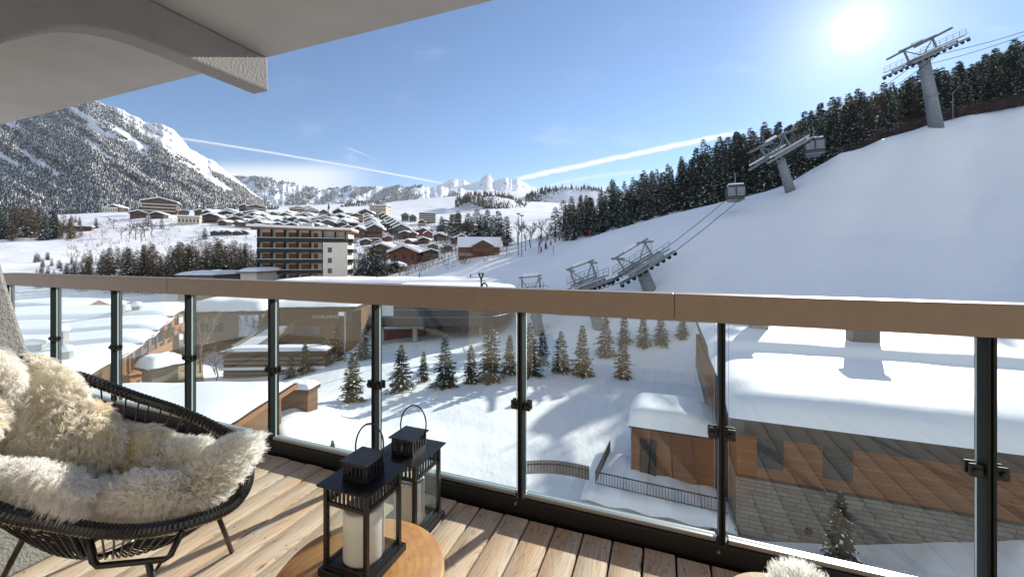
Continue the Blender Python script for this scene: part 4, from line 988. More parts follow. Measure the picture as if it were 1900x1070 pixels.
def house_meshes(w, d, h, p, mats, cols, rows, scols, kind='gable', seed=0, th=1.0, oh=1.1):
    g = random.Random(seed); wall = MB()
    facade(wall, (-w/2, -d/2, -3), (1, 0, 0), w, 3, 1, 1, False); facade(wall, (-w/2, -d/2, 0), (1, 0, 0), w, h, cols, rows, True, 1, .42, .5, .12, g)
    facade(wall, (w/2, -d/2, -3), (0, 1, 0), d, 3, 1, 1, False); facade(wall, (w/2, -d/2, 0), (0, 1, 0), d, h, scols, rows, True, 1, .36, .45, .25, g)
    facade(wall, (w/2, d/2, -3), (-1, 0, 0), w, h+3, 1, 1, False)
    facade(wall, (-w/2, d/2, -3), (0, -1, 0), d, 3, 1, 1, False); facade(wall, (-w/2, d/2, 0), (0, -1, 0), d, h, scols, rows, True, 1, .36, .45, .25, g)
    out = {}
    if kind == 'gable':
        rise = p*w/2
        for y in (-d/2, d/2): wall.add([(-w/2, y, h), (w/2, y, h), (0, y, h+rise)], [(0, 1, 2)], 0)
        rf = gable_roof(w, d, h+.02, p, oh, .14); sn = gable_roof(w, d, h+.02, p, oh-.08, th, .145)
    else:
        rf = MB(); rf.bb(-w/2-oh, w/2+oh, -d/2-oh, d/2+oh, h+.01, h+.35); sn = MB(); sn.bb(-w/2-oh+.1, w/2+oh-.1, -d/2-oh+.1, d/2+oh-.1, h+.352, h+.352+th)
    me = wall.mesh('wall', [mats[0], PANE]); bm = bmesh.new(); bm.from_mesh(me); bmesh.ops.remove_doubles(bm, verts=bm.verts, dist=.002); bm.to_mesh(me); bm.free()
    bal = None
    if rows > 1:
        bal = MB()
        for r in range(1, rows):
            z = h*r/rows; bal.bb(-w/2+.1, w/2-.1, -d/2-1.1, -d/2-.003, z-.1, z+.05); bal.bb(-w/2+.1, w/2-.1, -d/2-1.1, -d/2-1.02, z+.051, z+.95)
    return me, rf.mesh('roof', W_DARK), sn.mesh('roof_snow', SNOWR), (bal, mats[1])
def mk(name, *a, **k):
    me, rf, sn, (bal, bm_) = house_meshes(*a, **k); return (name, me, rf, sn, bal, bm_, a[0], a[2])
HP = {
 'c0': mk('chalet', 10, 10, 4.6, .42, (W_BROWN, W_DARK), 3, 2, 3, seed=1),
 'c1': mk('chalet', 11, 9, 5.4, .38, (W_DARK, W_BROWN), 4, 2, 3, seed=2),
 'c2': mk('chalet', 9, 11, 3.6, .45, (W_RED, W_DARK), 3, 1, 3, seed=3),
 'c3': mk('chalet', 12, 10, 6.6, .36, (PLAST, W_BROWN), 4, 2, 3, seed=4),
 'c4': mk('chalet', 10, 12, 5.0, .40, (W_GREY, W_DARK), 3, 2, 4, seed=5),
 'h0': mk('hotel', 22, 12, 12, .30, (W_BROWN, PLAST), 8, 4, 4, seed=6),
 'h1': mk('hotel', 20, 12, 11, .25, (CREAM, PLAST), 8, 4, 4, kind='flat', seed=7, oh=.6),
 'h2': mk('hotel', 20, 12, 12, .30, (PLAST, W_BROWN), 7, 4, 4, seed=8),
 'h3': mk('hotel', 22, 12, 16, .25, (W_GREY, PLAST), 8, 5, 4, kind='flat', seed=9, oh=.6),
 'l0': mk('chalet', 20, 9, 5.2, .0, (W_BROWN, W_DARK), 7, 2, 3, kind='flat', seed=10, oh=.8),
 'l1': mk('house', 18, 9, 4.6, .0, (CREAM, PLAST), 6, 1, 3, kind='flat', seed=11, oh=.5),
 'u0': mk('hut', 6, 6, 2.3, .40, (W_DARK, W_DARK), 1, 1, 1, seed=12, oh=.6),
}
def house(key, loc, wid, label, rz=0, hgt=None, group='houses of the ski village'):
    name, me, rf, sn, bal, bm_, w, h = HP[key]
    t = thing(name, label, name if name != 'hut' else 'hut', tuple(loc), rz, group); k = wid/w
    t.scale = (k, k, max(k*.9, 1.2*hgt/h) if hgt else k)
    link('wall', me, t); r = link('roof', rf, t); link('roof_snow', sn, r)
    if bal is not None:
        if not hasattr(house, key): setattr(house, key, bal.mesh('balcony', bm_))
        link('balcony', getattr(house, key), t)
    return t
VH = [  # key, px of middle, py of base, width px, wall height px, turn (degrees), what it looks like
 ('l1', 205, 394, 20, 6, 10, 'pale low chalet at the edge of the wood on the left'), ('c1', 217, 389, 20, 5, -20, 'dark chalet above the pale low one on the left'),
 ('h0', 298, 399, 48, 9, 8, 'long brown hotel with undulating snowy roof under the left mountain'), ('c0', 257, 405, 22, 6, 15, 'brown chalet left of the long brown hotel'), ('c1', 296, 407, 20, 5, -10, 'dark chalet with broad snow roof below the long brown hotel'),
 ('c4', 341, 399, 14, 5, 20, 'small grey chalet right of the long brown hotel'), ('l1', 352, 416, 32, 10, 5, 'pink and cream building with many windows left of the village'), ('c0', 372, 400, 16, 6, 10, 'small brown chalet above the cream building'),
 ('c1', 396, 414, 26, 6, -12, 'dark chalet at the right of the cream building'), ('c0', 437, 416, 22, 6, 10, 'brown gabled chalet above the row of dark huts'), ('c2', 444, 408, 20, 5, 14, 'brown chalet behind the gabled one left of the village'), ('c4', 462, 414, 20, 5, 8, 'snow covered grey chalet just left of the apartment block'),
 ('l0', 148, 429, 34, 5, 6, 'low red and brown building on the snowy meadow'),
 ('u0', 399, 437, 13, 4, 10, 'first dark hut from the left in the row below the meadow'), ('u0', 412, 436, 12, 4, 20, 'second dark hut from the left in the row below the meadow'), ('u0', 426, 436, 13, 4, -15, 'third dark hut from the left in the row below the meadow'), ('u0', 440, 437, 13, 4, 12, 'fourth dark hut from the left in the row below the meadow'), ('u0', 453, 436, 14, 4, 0, 'fifth dark hut from the left in the row below the meadow'),
 ('c1', 455, 392, 17, 7, 5, 'dark tall chalet left of the hotel with dormers'), ('h0', 476, 399, 29, 8, 6, 'hotel with small dormers at the left end of the village'),
 ('h2', 555, 403, 28, 6, 0, 'pale pink hotel with a flat snowy roof in the village centre'), ('h2', 581, 408, 22, 14, -5, 'bluish white hotel with arched gallery in the village centre'), ('h0', 601, 411, 16, 14, 5, 'narrow brown tower house beside the bluish hotel'), ('c1', 629, 410, 18, 13, 0, 'dark brown gabled house in the village centre'),
 ('h3', 645, 411, 18, 12, 4, 'grey block right of the dark gabled house'), ('h0', 662, 412, 22, 10, 0, 'brown hotel below the wooded hill'), ('c0', 681, 406, 22, 9, -8, 'orange brown chalet beside the beige apartment block'), ('h1', 706, 404, 33, 17, -22, 'beige high apartment block with snowy roof on the skyline'),
 ('h2', 572, 397, 20, 6, 8, 'white house with broad snow roof behind the hotels'), ('l1', 612, 416, 22, 7, 0, 'pale flat house behind the apartment block roof'), ('c3', 596, 419, 26, 6, 35, 'house with one big slanting snow roof behind the apartment block'),
 ('c2', 671, 440, 27, 9, -12, 'low red brown house right of the apartment block'), ('l0', 690, 449, 26, 5, 5, 'long low brown shed right of the apartment block'),
 ('c4', 752, 410, 13, 8, 5, 'small grey gabled chalet on the white slope'), ('c4', 767, 411, 12, 7, -5, 'second small grey chalet on the white slope'), ('h3', 793, 415, 28, 15, 12, 'dark grey hotel standing alone below the ski run'), ('h3', 846, 417, 20, 15, -8, 'brown and white tower block left of the knoll'),
 ('c1', 826, 417, 14, 5, 0, 'low dark house in front of the tower block'), ('c0', 870, 428, 22, 9, -15, 'brown chalet with thick snow beside the dark spruces'), ('l0', 835, 423, 34, 6, 4, 'long brown building below the tower block'), ('h0', 783, 429, 13, 14, 0, 'narrow tall brown house in the lower village'), ('c2', 794, 442, 15, 7, 8, 'reddish chalet below the narrow tall house'), ('c0', 767, 441, 14, 6, -6, 'brown chalet with white roof left of the reddish one'),
 ('c0', 715, 478, 40, 12, -14, 'brown gabled chalet behind the big spruce'), ('c2', 758, 486, 48, 14, -10, 'big reddish brown chalet with rounded snow roof'), ('c1', 798, 480, 28, 9, 12, 'dark chalet right of the big reddish one'), ('u0', 735, 503, 26, 7, -20, 'snow buried hut above the flat white roof'), ('c4', 804, 463, 16, 6, 0, 'small grey chalet in the lower village'), ('c4', 828, 467, 16, 7, 25, 'bluish grey gabled chalet near the big timber chalet'), ('c0', 853, 452, 22, 9, 20, 'brown chalet just left of the big timber chalet'), ('c1', 705, 457, 16, 4, 10, 'small dark chalet with snow roof above the gabled chalet')]
for key, px, py, w, hp, rz, lab in VH:
    p = hit(px, py, 60, 1200); house(key, p, w/F*p.y, lab, R(rz)+math.atan2(-(px-950), F)*.6, hp/F*p.y)
def rows_of_houses():
    rs = random.Random(2)
    for n, (a, b, k, lab) in enumerate([((683, 409), (698, 441), 6, 'left hand stepped row'), ((712, 408), (747, 440), 7, 'right hand stepped row')]):
        for i in range(k):
            t = i/(k-1); px = a[0]+(b[0]-a[0])*t; py = a[1]+(b[1]-a[1])*t; p = hit(px, py, 60, 1200); w = (13+13*t)
            house(rs.choice(['c4', 'c1', 'c0']), p, w/F*p.y, '%s gabled house from the top in the %s of the village' % (ordn(i), lab), R(8), (7+6*t)/F*p.y, 'stepped rows of gabled houses')
    spots = []
    for i in range(74):
        for _ in range(30):
            px = rs.uniform(474, 655); py = rs.uniform(405, 428)
            if all(abs(px-q[0]) > 7 or abs(py-q[1]) > 2.6 for q in spots): break
        spots.append((px, py))
    for i in range(16): spots.append((rs.uniform(655, 860), rs.uniform(418, 462)))
    for i in range(16): spots.append((rs.uniform(385, 480), rs.uniform(396, 422)))
    spots.sort()
    for i, (px, py) in enumerate(spots):
        p = hit(px, py, 60, 1200); w = rs.uniform(13, 22)
        house(rs.choice(['c0', 'c1', 'c1', 'c4', 'c2', 'u0']), p, w/F*p.y, '%s small snow roofed chalet from the left in the crowded village centre' % ordn(i), R(rs.uniform(-35, 35)), rs.uniform(4, 6)/F*p.y, 'small chalets crowded in the village')
rows_of_houses()
def spire():
    p = hit(610, 402, 60, 1200); t = thing('church_tower', 'slim white church spire above the village roofs', 'church tower', tuple(p)); k = p.y/F
    mb = MB(); mb.box((0, 0, 6*k), (4*k, 4*k, 16*k)); mb.build('tower', PLAST, t); mb = MB(); mb.tube([(0, 0, 14.01*k), (0, 0, 27*k)], [2.4*k, .1*k], 4); mb.build('spire', DARKM, t)
spire()
# --------------------------------------------------------------- the tall apartment block
W_RUST = board_mat('rust brown shutters', (.20, .085, .04), (.28, .13, .065), (0, 0, 3))
DPAR = plain('dark green parapet', (.014, .018, .016), .6)
def apartment():
    A = P(478, 476, 99); A.z = 0; d = Vector((.966, .259, 0)); rz = math.atan2(d.y, d.x)
    t = thing('apartment_block', 'tall apartment block with dark balconies, brown shutters and flat snowy roof', 'apartment block', (A.x, A.y, 0), rz)
    zt = 8.3; W_ = 21.0; fl = 2.72; z0 = 5.2       # floor level of the top storey balcony parapet bottom
    AP = plain('warm cream plaster', (.72, .65, .56), .85, 0, .8, .06)
    mb = MB(); mb.bb(0, W_, 1.2, 13, -12, zt); mb.build('wall', AP, t)
    mb = MB(); mb.bb(15.02, W_, -.15, 1.197, -12, 5.0); mb.build('stair_wall', AP, t)
    mb = MB(); mb.prism([(-1.9, -1.9, zt+.05), (W_+1.2, -1.9, zt-.55), (W_+1.2, 14, zt-.2), (-1.9, 14, zt+.3)], (0, 0, .35)); r = mb.build('roof', W_ORANGE, t)
    mb = MB(); mb.prism([(-2.0, -2.0, zt+.405), (W_+1.3, -2.0, zt-.19), (W_+1.3, 14, zt+.16), (-2.0, 14, zt+.66)], (0, 0, .62)); s = mb.build('roof_snow', SNOWR, r, bevel=.2)
    bays = [0, 3.0, 6.0, 8.95, 11.9, 14.9]
    for f in range(7):
        zb = z0-f*fl                                 # bottom of the parapet
        xe = 20.4 if f == 0 else 15.0
        mb = MB(); mb.bb(-.1, xe, -.35, -.20, zb-.15, zb+.85); mb.bb(-.1, xe, -.198, 1.195, zb-.2, zb-.02)
        b = mb.build('balcony', DPAR, t); mb = MB(); mb.bb(-.1, xe-.1, -.34, -.22, zb+.853, zb+.95); mb.build('snow_line', SNOWT, b)
        for i in range(5):
            x0, x1 = bays[i], bays[i+1]; w = 2.0 if i < 4 else 1.0
            mb = MB(); mb.bb(x0+.72, x0+.72+w, 1.12, 1.197, zb-.02, zb+2.25); mb.build('shutter', W_RUST, t)
        mb = MB(); mb.box((16.7, -.16, zb+.5), (.85, .06, 1.15)); fr = mb.build('window', PANE, t); mb = MB(); mb.box((16.7, -.165, zb+.5), (1.05, .03, 1.35)); mb.build('frame', STEEL, fr)
        mb = MB(); mb.bb(W_+.003, W_+1.3, .2, 9, zb-.2, zb+.8); mb.build('side_balcony', DPAR, t)
    for x in bays+[17.9, 20.4]:
        lo = -12 if x < 15.5 else 5.25
        mb = MB(); mb.bb(x-.08, x+.08, -.195, 1.19, lo, zt-.1); mb.build('divider', DMET, t)
    mb = MB(); mb.bb(9.0, 11.5, 5, 7, zt+1.1, zt+2.0); mb.bb(13.5, 15.2, 6, 8, zt+1, zt+1.7); mb.build('roof_box', PLAST, t)
apartment()
# --------------------------------------------------------------- big timber chalet above the run
def timber_chalet():
    p = hit(893, 475, 60); k = p.y/F; rz = R(12)
    t = thing('timber_chalet', 'big timber chalet with broad snow roofs beside the ski run', 'chalet', tuple(p), rz)
    w = 40*k; mb = MB(); mb.bb(-40*k, 36*k, 10*k, 34*k, -3, 18*k); mb.bb(-16*k, 22*k, 0, 10*k-.002, -3, 18*k); mb.build('wall', W_RED, t)
    mb = MB(); mb.prism([(-16*k, .0, 18*k), (22*k, 0, 18*k), (3*k, 0, 28*k)], (0, 10*k, 0)); mb.build('gable', W_BROWN, t)
    mb = MB(); mb.prism([(-21*k, -2*k, 17*k), (3*k, -2*k, 29.5*k), (27*k, -2*k, 17*k), (27*k, -2*k, 20.5*k), (3*k, -2*k, 33*k), (-21*k, -2*k, 20.5*k)], (0, 24*k, 0)); mb.build('front_roof_snow', SNOWR, t, bevel=.15)
    mb = MB(); mb.prism([(-42*k, 7*k, 16*k), (-42*k, 23*k, 33*k), (-42*k, 38*k, 22*k), (-42*k, 38*k, 25*k), (-42*k, 23*k, 37*k), (-42*k, 7*k, 20*k)], (84*k, 0, 0)); mb.build('roof_snow', SNOWR, t, bevel=.15)
    for x in (-10, -2, 6, 14):
        mb = MB(); mb.box((x*k, -.05, 12*k), (4*k, .08, 5*k)); mb.build('window', PANE, t)
    mb = MB(); mb.bb(-40*k, 36*k, 9.9*k-.4, 9.95*k, 0, 6*k); mb.build('stone_base', STONEW, t)
    mb = MB(); mb.bb(-17*k, 23*k, -1.6, -.01, 8*k, 8*k+.15); mb.bb(-17*k, 23*k, -1.6, -1.5, 8*k+.152, 8*k+1.1); mb.build('balcony', W_BROWN, t)
timber_chalet()
# --------------------------------------------------------------- terraced chalet, lower left
def terraced():
    d = Vector((.375, -.927, 0)).normalized(); S0 = Vector((-44.3, 52.6, 0)); rz = math.atan2(d.y, d.x)   # local x runs down the terrace, local -y faces the lane side? (+y = left turn)
    t = thing('terraced_chalet', 'long wooden chalet with stepped snow roofs above the lane', 'chalet', tuple(S0), rz)
    units = [(0, 6.3, -6.25, -6.85), (6.3, 10.2, -7.15, -7.85), (10.2, 13.6, -8.1, -8.6), (13.6, 23, -8.8, -9.5)]
    lane = 1 if (Vector((-d.y, d.x, 0)).x > 0) else -1       # side of local y on which the lane lies
    sg = lane
    for i, (a, b, za, zb) in enumerate(units):
        za += CH; zb += CH
        mb = MB(); mb.bb(a+.02, b-.02, sg*-25, 0, -13, zb-.45); mb.build('wall', [W_ORANGE, W_BROWN, W_ORANGE, W_BROWN][i], t)
        mb = MB(); mb.prism([(a, sg*-25, za-.40), (b+.25, sg*-25, zb-.40), (b+.25, sg*1.5, zb-.40), (a, sg*1.5, za-.40)], (0, 0, .2)); r = mb.build('roof', W_DARK, t)
        mb = MB(); mb.grid(14, 30, lambda u, v: (a-.1+(b+.35-a)*u/13, sg*(-25+26.6*v/29), za+(zb-za)*u/13-.195+.62*min(1, 1-(abs(u/6.5-1))**10)*min(1, 1-(abs(v/14.5-1))**14)+.10*math.sin(u*.6+v*.5)))
        mb.build('roof_snow', SNOWR, r, smooth=True)
        for kx in range(2 if b-a < 5 else 3):
            xx = a+(b-a)*(kx+.5)/(2 if b-a < 5 else 3)
            for zf in (0, 1):
                mb = MB(); mb.box((xx, sg*.03, zb-1.7-2.4*zf), (.9, .08, 1.2)); mb.build('window', PANE, t)
            mb = MB(); mb.box((xx-.9, sg*.6, zb-2.6), (.18, .18, 4.2)); mb.build('pillar', W_ORANGE, t)
    for a, b, z in ((.4, 6.0, -9.3), (6.6, 12.6, -11.0), (13.8, 20, -12.2)):
        mb = MB(); mb.bb(a, b, sg*.05, sg*1.5, z+CH-.15, z+CH); mb.bb(a, b, sg*1.42, sg*1.5, z+CH+.003, z+CH+.95); mb.build('balcony', W_ORANGE, t)
    for x, y, z, hh in ((17.5, -14, -8.3, 1.3),):
        mb = MB(); mb.box((x, sg*y, z+CH+hh/2-.3), (.8, .8, hh)); c = mb.build('chimney', STONEW, t); mb = MB(); mb.lathe([(.62, 0), (.66, .18), (.5, .42), (.15, .52)], (x, sg*y, z+CH+hh-.298), 12); mb.build('snow_cap', SNOWT, c, smooth=True)
terraced()
def roof_chimneys():
    t = bpy.data.objects['terraced_chalet']
    for px, py, Y, w, h in ((224, 580, 45.5, .6, .9), (254, 577, 47, .7, .6), (112, 640, 36.5, .8, 1.3), (124, 668, 34.5, .6, .8), (66, 650, 36, 1.0, .6)):
        p = local(t, P(px, py, Y)); mb = MB(); mb.box((p.x, p.y, p.z+h/2-.4), (w, w, h+.8)); c = mb.build('chimney', STONEW, t); mb = MB(); mb.lathe([(w*.75, 0), (w*.85, .15), (w*.65, .42), (.1, .55)], (p.x, p.y, p.z+h+.002), 12); mb.build('snow_cap', SNOWT, c, smooth=True)
roof_chimneys()
def simple_block(name, label, cat, px0, px1, pyt, pyb, Y, depth, wallm, rz=0, snow=.6, oh=.6, bot=None, parts=None):
    a = P(px0, pyb, Y); b = P(px1, pyb, Y); w = b.x-a.x; zt = CH-(pyt-476)/F*Y; zb = bot if bot is not None else a.z
    t = thing(name, label, cat, ((a.x+b.x)/2, Y, zb), rz); h = zt-zb
    mb = MB(); mb.bb(-w/2, w/2, 0, depth, -1.5, h); mb.build('wall', wallm, t)
    mb = MB(); mb.bb(-w/2-oh, w/2+oh, -oh, depth+oh, h+.003, h+.25); r = mb.build('roof', W_DARK, t)
    mb = MB(); nx, ny = 16, 12
    mb.grid(nx, ny, lambda i, j: (-w/2-oh+(w+2*oh)*i/(nx-1), -oh+(depth+2*oh)*j/(ny-1), h+.252+snow*(1-abs(2*i/(nx-1)-1)**8)*(1-abs(2*j/(ny-1)-1)**8)+.05*math.sin(i*1.3+j)*snow)); mb.build('roof_snow', SNOWR, r, smooth=True)
    return t, w, h
def windows(t, w, h, n, zf, ww, hh, y=-.03, x0=None, x1=None):
    x0 = -w/2 if x0 is None else x0; x1 = w/2 if x1 is None else x1
    for i in range(n):
        mb = MB(); mb.box((x0+(x1-x0)*(i+.5)/n, y, h*zf), (ww, .06, hh)); mb.build('window', PANE, t)
t, w, h = simple_block('chalet', 'chalet with red brown gable end behind the terraced chalet', 'chalet', -60, 128, 575, 610, 62, 9, W_BROWN, R(-8), .9)
mb = MB(); mb.prism([(w/2+.62, -.5, h-1.6), (w/2+.62, 9.5, h-1.6), (w/2+.62, 4.5, h+1.2)], (.12, 0, 0)); mb.build('gable', W_RED, t)
t, w, h = simple_block('timber_house', 'grey house with a poster wall and snow roof behind the handrail posts', 'house', 352, 482, 580, 668, 56, 10, W_GREY, R(8), 1.6)
windows(t, w*.5, h, 3, .7, 1.2, 1.3, x0=-w/2, x1=0)
def poster_mat():
    m, T, b = mat('poster print', (.5, .6, .75), .4); o = obj_co(T); n = T.noise(T.scale(o, (.5, .5, .35), rot=(.5, 0, .4)), 1.6, 4, .6, .8)
    T.put(b.inputs['Base Color'], T.ramp(n, [(.38, (.10, .14, .20)), (.46, (.30, .40, .58)), (.6, (.62, .70, .84)), (.8, (.85, .88, .92))])); return m
p = P(461, 604, 55.2); t = thing('poster', 'large bluish white mountain poster on the grey house', 'poster', tuple(p), R(8)); mb = MB(); mb.box((0, 0, 0), (2.5, .05, 3.0)); mb.build('print', poster_mat(), t); mb = MB()
for x in (-1.3, 1.3): mb.box((x, 0, 0), (.08, .09, 3.2))
for z in (-1.55, 1.55): mb.box((0, 0, z), (2.52, .09, .08))
weld(mb.build('frame', STEEL, t), .2)
# lift company building with its name board
t, w, h = simple_block('lift_building', 'brown boarded lift building with a name board and snowy flat roof', 'building', 508, 652, 571, 668, 60, 14, W_BROWN, R(4), .8, .9)
windows(t, w, h, 4, .55, 1.5, 1.6, x0=-w/2, x1=w*.1); LB = t
mb = MB(); mb.bb(-w/2+.3, w/2-.3, -.35, -.05, h*.40, h*.46); mb.build('ledge', W_DARK, t)
mb = MB(); mb.box((w*.17, -.12, h-1.35), (4.2, .12, .9)); sg = mb.build('name_board', W_BROWN, t)
fc = bpy.data.curves.new('lettering', 'FONT'); fc.body = 'COURCHEVEL'; fc.size = .62; fc.extrude = .02; fc.align_x = 'CENTER'; fc.align_y = 'CENTER'; fc.space_character = 1.02
fc.materials.append(plain('pale letters', (.62, .58, .54), .5)); fo = bpy.data.objects.new('lettering', fc); COL.objects.link(fo); bpy.context.view_layer.update()
lm = bpy.data.meshes.new_from_object(fo.evaluated_get(bpy.context.evaluated_depsgraph_get())); bpy.data.objects.remove(fo)
fo = link('lettering', lm, sg, loc=(w*.17, -.21, h-1.35)); fo.rotation_euler = (R(90), 0, 0)
# slatted terrace wall and its snow
t, w, h = simple_block('slatted_hut', 'low hut of horizontal dark slats under a ledge of snow', 'hut', 418, 600, 655, 712, 42, 1.6, W_DARK, R(3), .35, .3)
mb = MB(); mb.bb(-w/2-.2, w/2+.2, -.55, -.10, h*.50, h*.58); mb.build('snow_ledge', SNOWT, t, bevel=.08)
for z in (.08, .2, .32, .66, .8): mb = MB(); mb.bb(-w/2, w/2, -.09, -.004, h*z, h*z+.22); mb.build('slat', W_GREY, t)
t, w, h = simple_block('kiosk', 'small square wooden kiosk with a thick snow cap beside the lane', 'kiosk', 254, 290, 686, 722, 37.5, 2.1, W_GREY, R(-25), 1.0, .45)
mb = MB(); mb.bb(-w/2-.5, -w/2+.3, -.8, -.01, h*.62, h*.70); mb.build('counter', W_ORANGE, t)
t, w, h = simple_block('garage', 'flat white roofed building behind the left end of the handrail', 'building', 330, 395, 512, 560, 95, 12, W_GREY, 0, .9)
t, w, h = simple_block('garage', 'small white roofed building left of the apartment block', 'building', 446, 476, 506, 560, 92, 10, PLAST, 0, .9)
t = thing('snowy_ramp', 'snow covered ramp with timber edges climbing to the lift building', 'ramp', tuple(P(455, 650, 50))); o = Vector(t.location)
a, b = P(455, 650, 50)-o, P(524, 607, 57)-o; mb = MB(); mb.bar(a, b, 3.2, .5); mb.build('snow', SNOWR, t, bevel=.1)
for k in (-1.75, 1.75): mb = MB(); s = (b-a).cross(Vector((0, 0, 1))).normalized()*k; mb.bar(a+s+Vector((0, 0, .2)), b+s+Vector((0, 0, .2)), .25, .9); mb.build('timber_edge', W_GREY, t)
# near shed below the terrace, and its lean-to
zs = CH-7.35
t = thing('shed', 'low wooden shed with a broad smooth snow roof below the terrace', 'shed', (-18.0, 16.2, zs), R(3)); mb = MB(); mb.bb(-6, 5.2, .3, 6.0, -4.2, -.25); mb.build('wall', W_BROWN, t)
mb = MB(); mb.bb(-6.6, 5.9, -.2, 6.5, -.247, 0); r = mb.build('roof', W_ORANGE, t)
mb = MB(); mb.grid(30, 20, lambda i, j: (-6.7+12.4*i/29, -.1+6.5*j/19, .003+.42*(1-abs(2*i/29-1)**12)*(1-abs(2*j/19-1)**10)+.03*math.sin(i*.7+j*.4))); mb.build('roof_snow', SNOWR, r, smooth=True)
t, w, h = simple_block('lean_to', 'little boarded lean-to at the corner of the snow roofed shed', 'shed', 520, 572, 729, 756, 24.5, 1.1, W_BROWN, R(-4), .3, .12)
# --------------------------------------------------------------- lift station
def station():
    zt = CH-5.3; zb = CH-9.35
    t = thing('lift_station', 'dark rounded lift station roof on columns behind the young spruces', 'lift station', (-8.5, 62, CH-12))
    o = Vector(t.location)
    def outline(off):
        pts = [(-10.4+off*-.5, -9.5-off)]
        for q in np.linspace(-90, 90, 22): pts.append((4.0+(4.9+off)*math.cos(R(q))*1.0, (9.5+off)*math.sin(R(q))))
        pts.append((-10.4+off*-.5, 9.5+off)); return pts
    mb = MB(); z0 = zb-o.z; z1 = zt-o.z
    mb.prism([(x, y, z0) for x, y in outline(0)], (0, 0, z1-z0)); mb.build('canopy', DARKM, t, bevel=.25, seg=3)
    for z in (z0+1.3, z0+2.3):
        mb = MB(); pts = outline(.04); mb.tube([(x, y, z) for x, y in pts], .06, 4); mb.build('trim', STEEL, t)
    mb = MB(); mb.prism([(x, y, z1+.003) for x, y in outline(.1)], (0, 0, .7)); mb.build('roof_snow', SNOWR, t, bevel=.3, seg=3)
    for x, y, r in ((1.4, -3, .55), (-.2, 2, .35), (4.1, -7, .28), (-4.6, -8.6, .34), (-9, -8.8, .3), (-6, 6, .4)):
        mb = MB(); mb.tube([(x, y, -1.5), (x, y, .6), (x, y, z0-.003)], [r*1.25, r, r], 14); mb.build('column', plain('beige column', (.42, .36, .30), .8), t, smooth=True)
    mb = MB(); mb.bb(-10, -4.4, -4.8, -2, -.5, 1.5); mb.build('barrier', W_RED, t); mb = MB(); mb.bb(-10, -4.4, -4.8, -2, 1.503, 2.0); mb.build('barrier_snow', SNOWT, t, bevel=.1)
    mb = MB(); mb.bb(-10.2, -7.2, -9.72, -9.64, z0+1.5, z1-1.1); mb.build('sign_panel', plain('white panel', (.6, .62, .66), .4), t)
station()
def flat_building():
    a = P(530, 512, 84); t = thing('depot', 'long low depot with wide flat snow roof seen just over the handrail', 'building', (a.x, 84, 0), 0)
    mb = MB(); mb.bb(0, 46, 0, 9, -12, CH-6); mb.build('wall', W_GREY, t); mb = MB(); mb.bb(-.6, 46.5, -6, 9.5, CH-5.997, CH-5.3); r = mb.build('roof', DARKM, t)
    mb = MB(); mb.grid(60, 16, lambda i, j: (-.7+47.3*i/59, -6.1+15.7*j/15, CH-5.297+.75*(1-abs(2*i/59-1)**30)*(1-abs(2*j/15-1)**10)+.06*math.sin(i*.5))); mb.build('roof_snow', SNOWR, r, smooth=True)
flat_building()
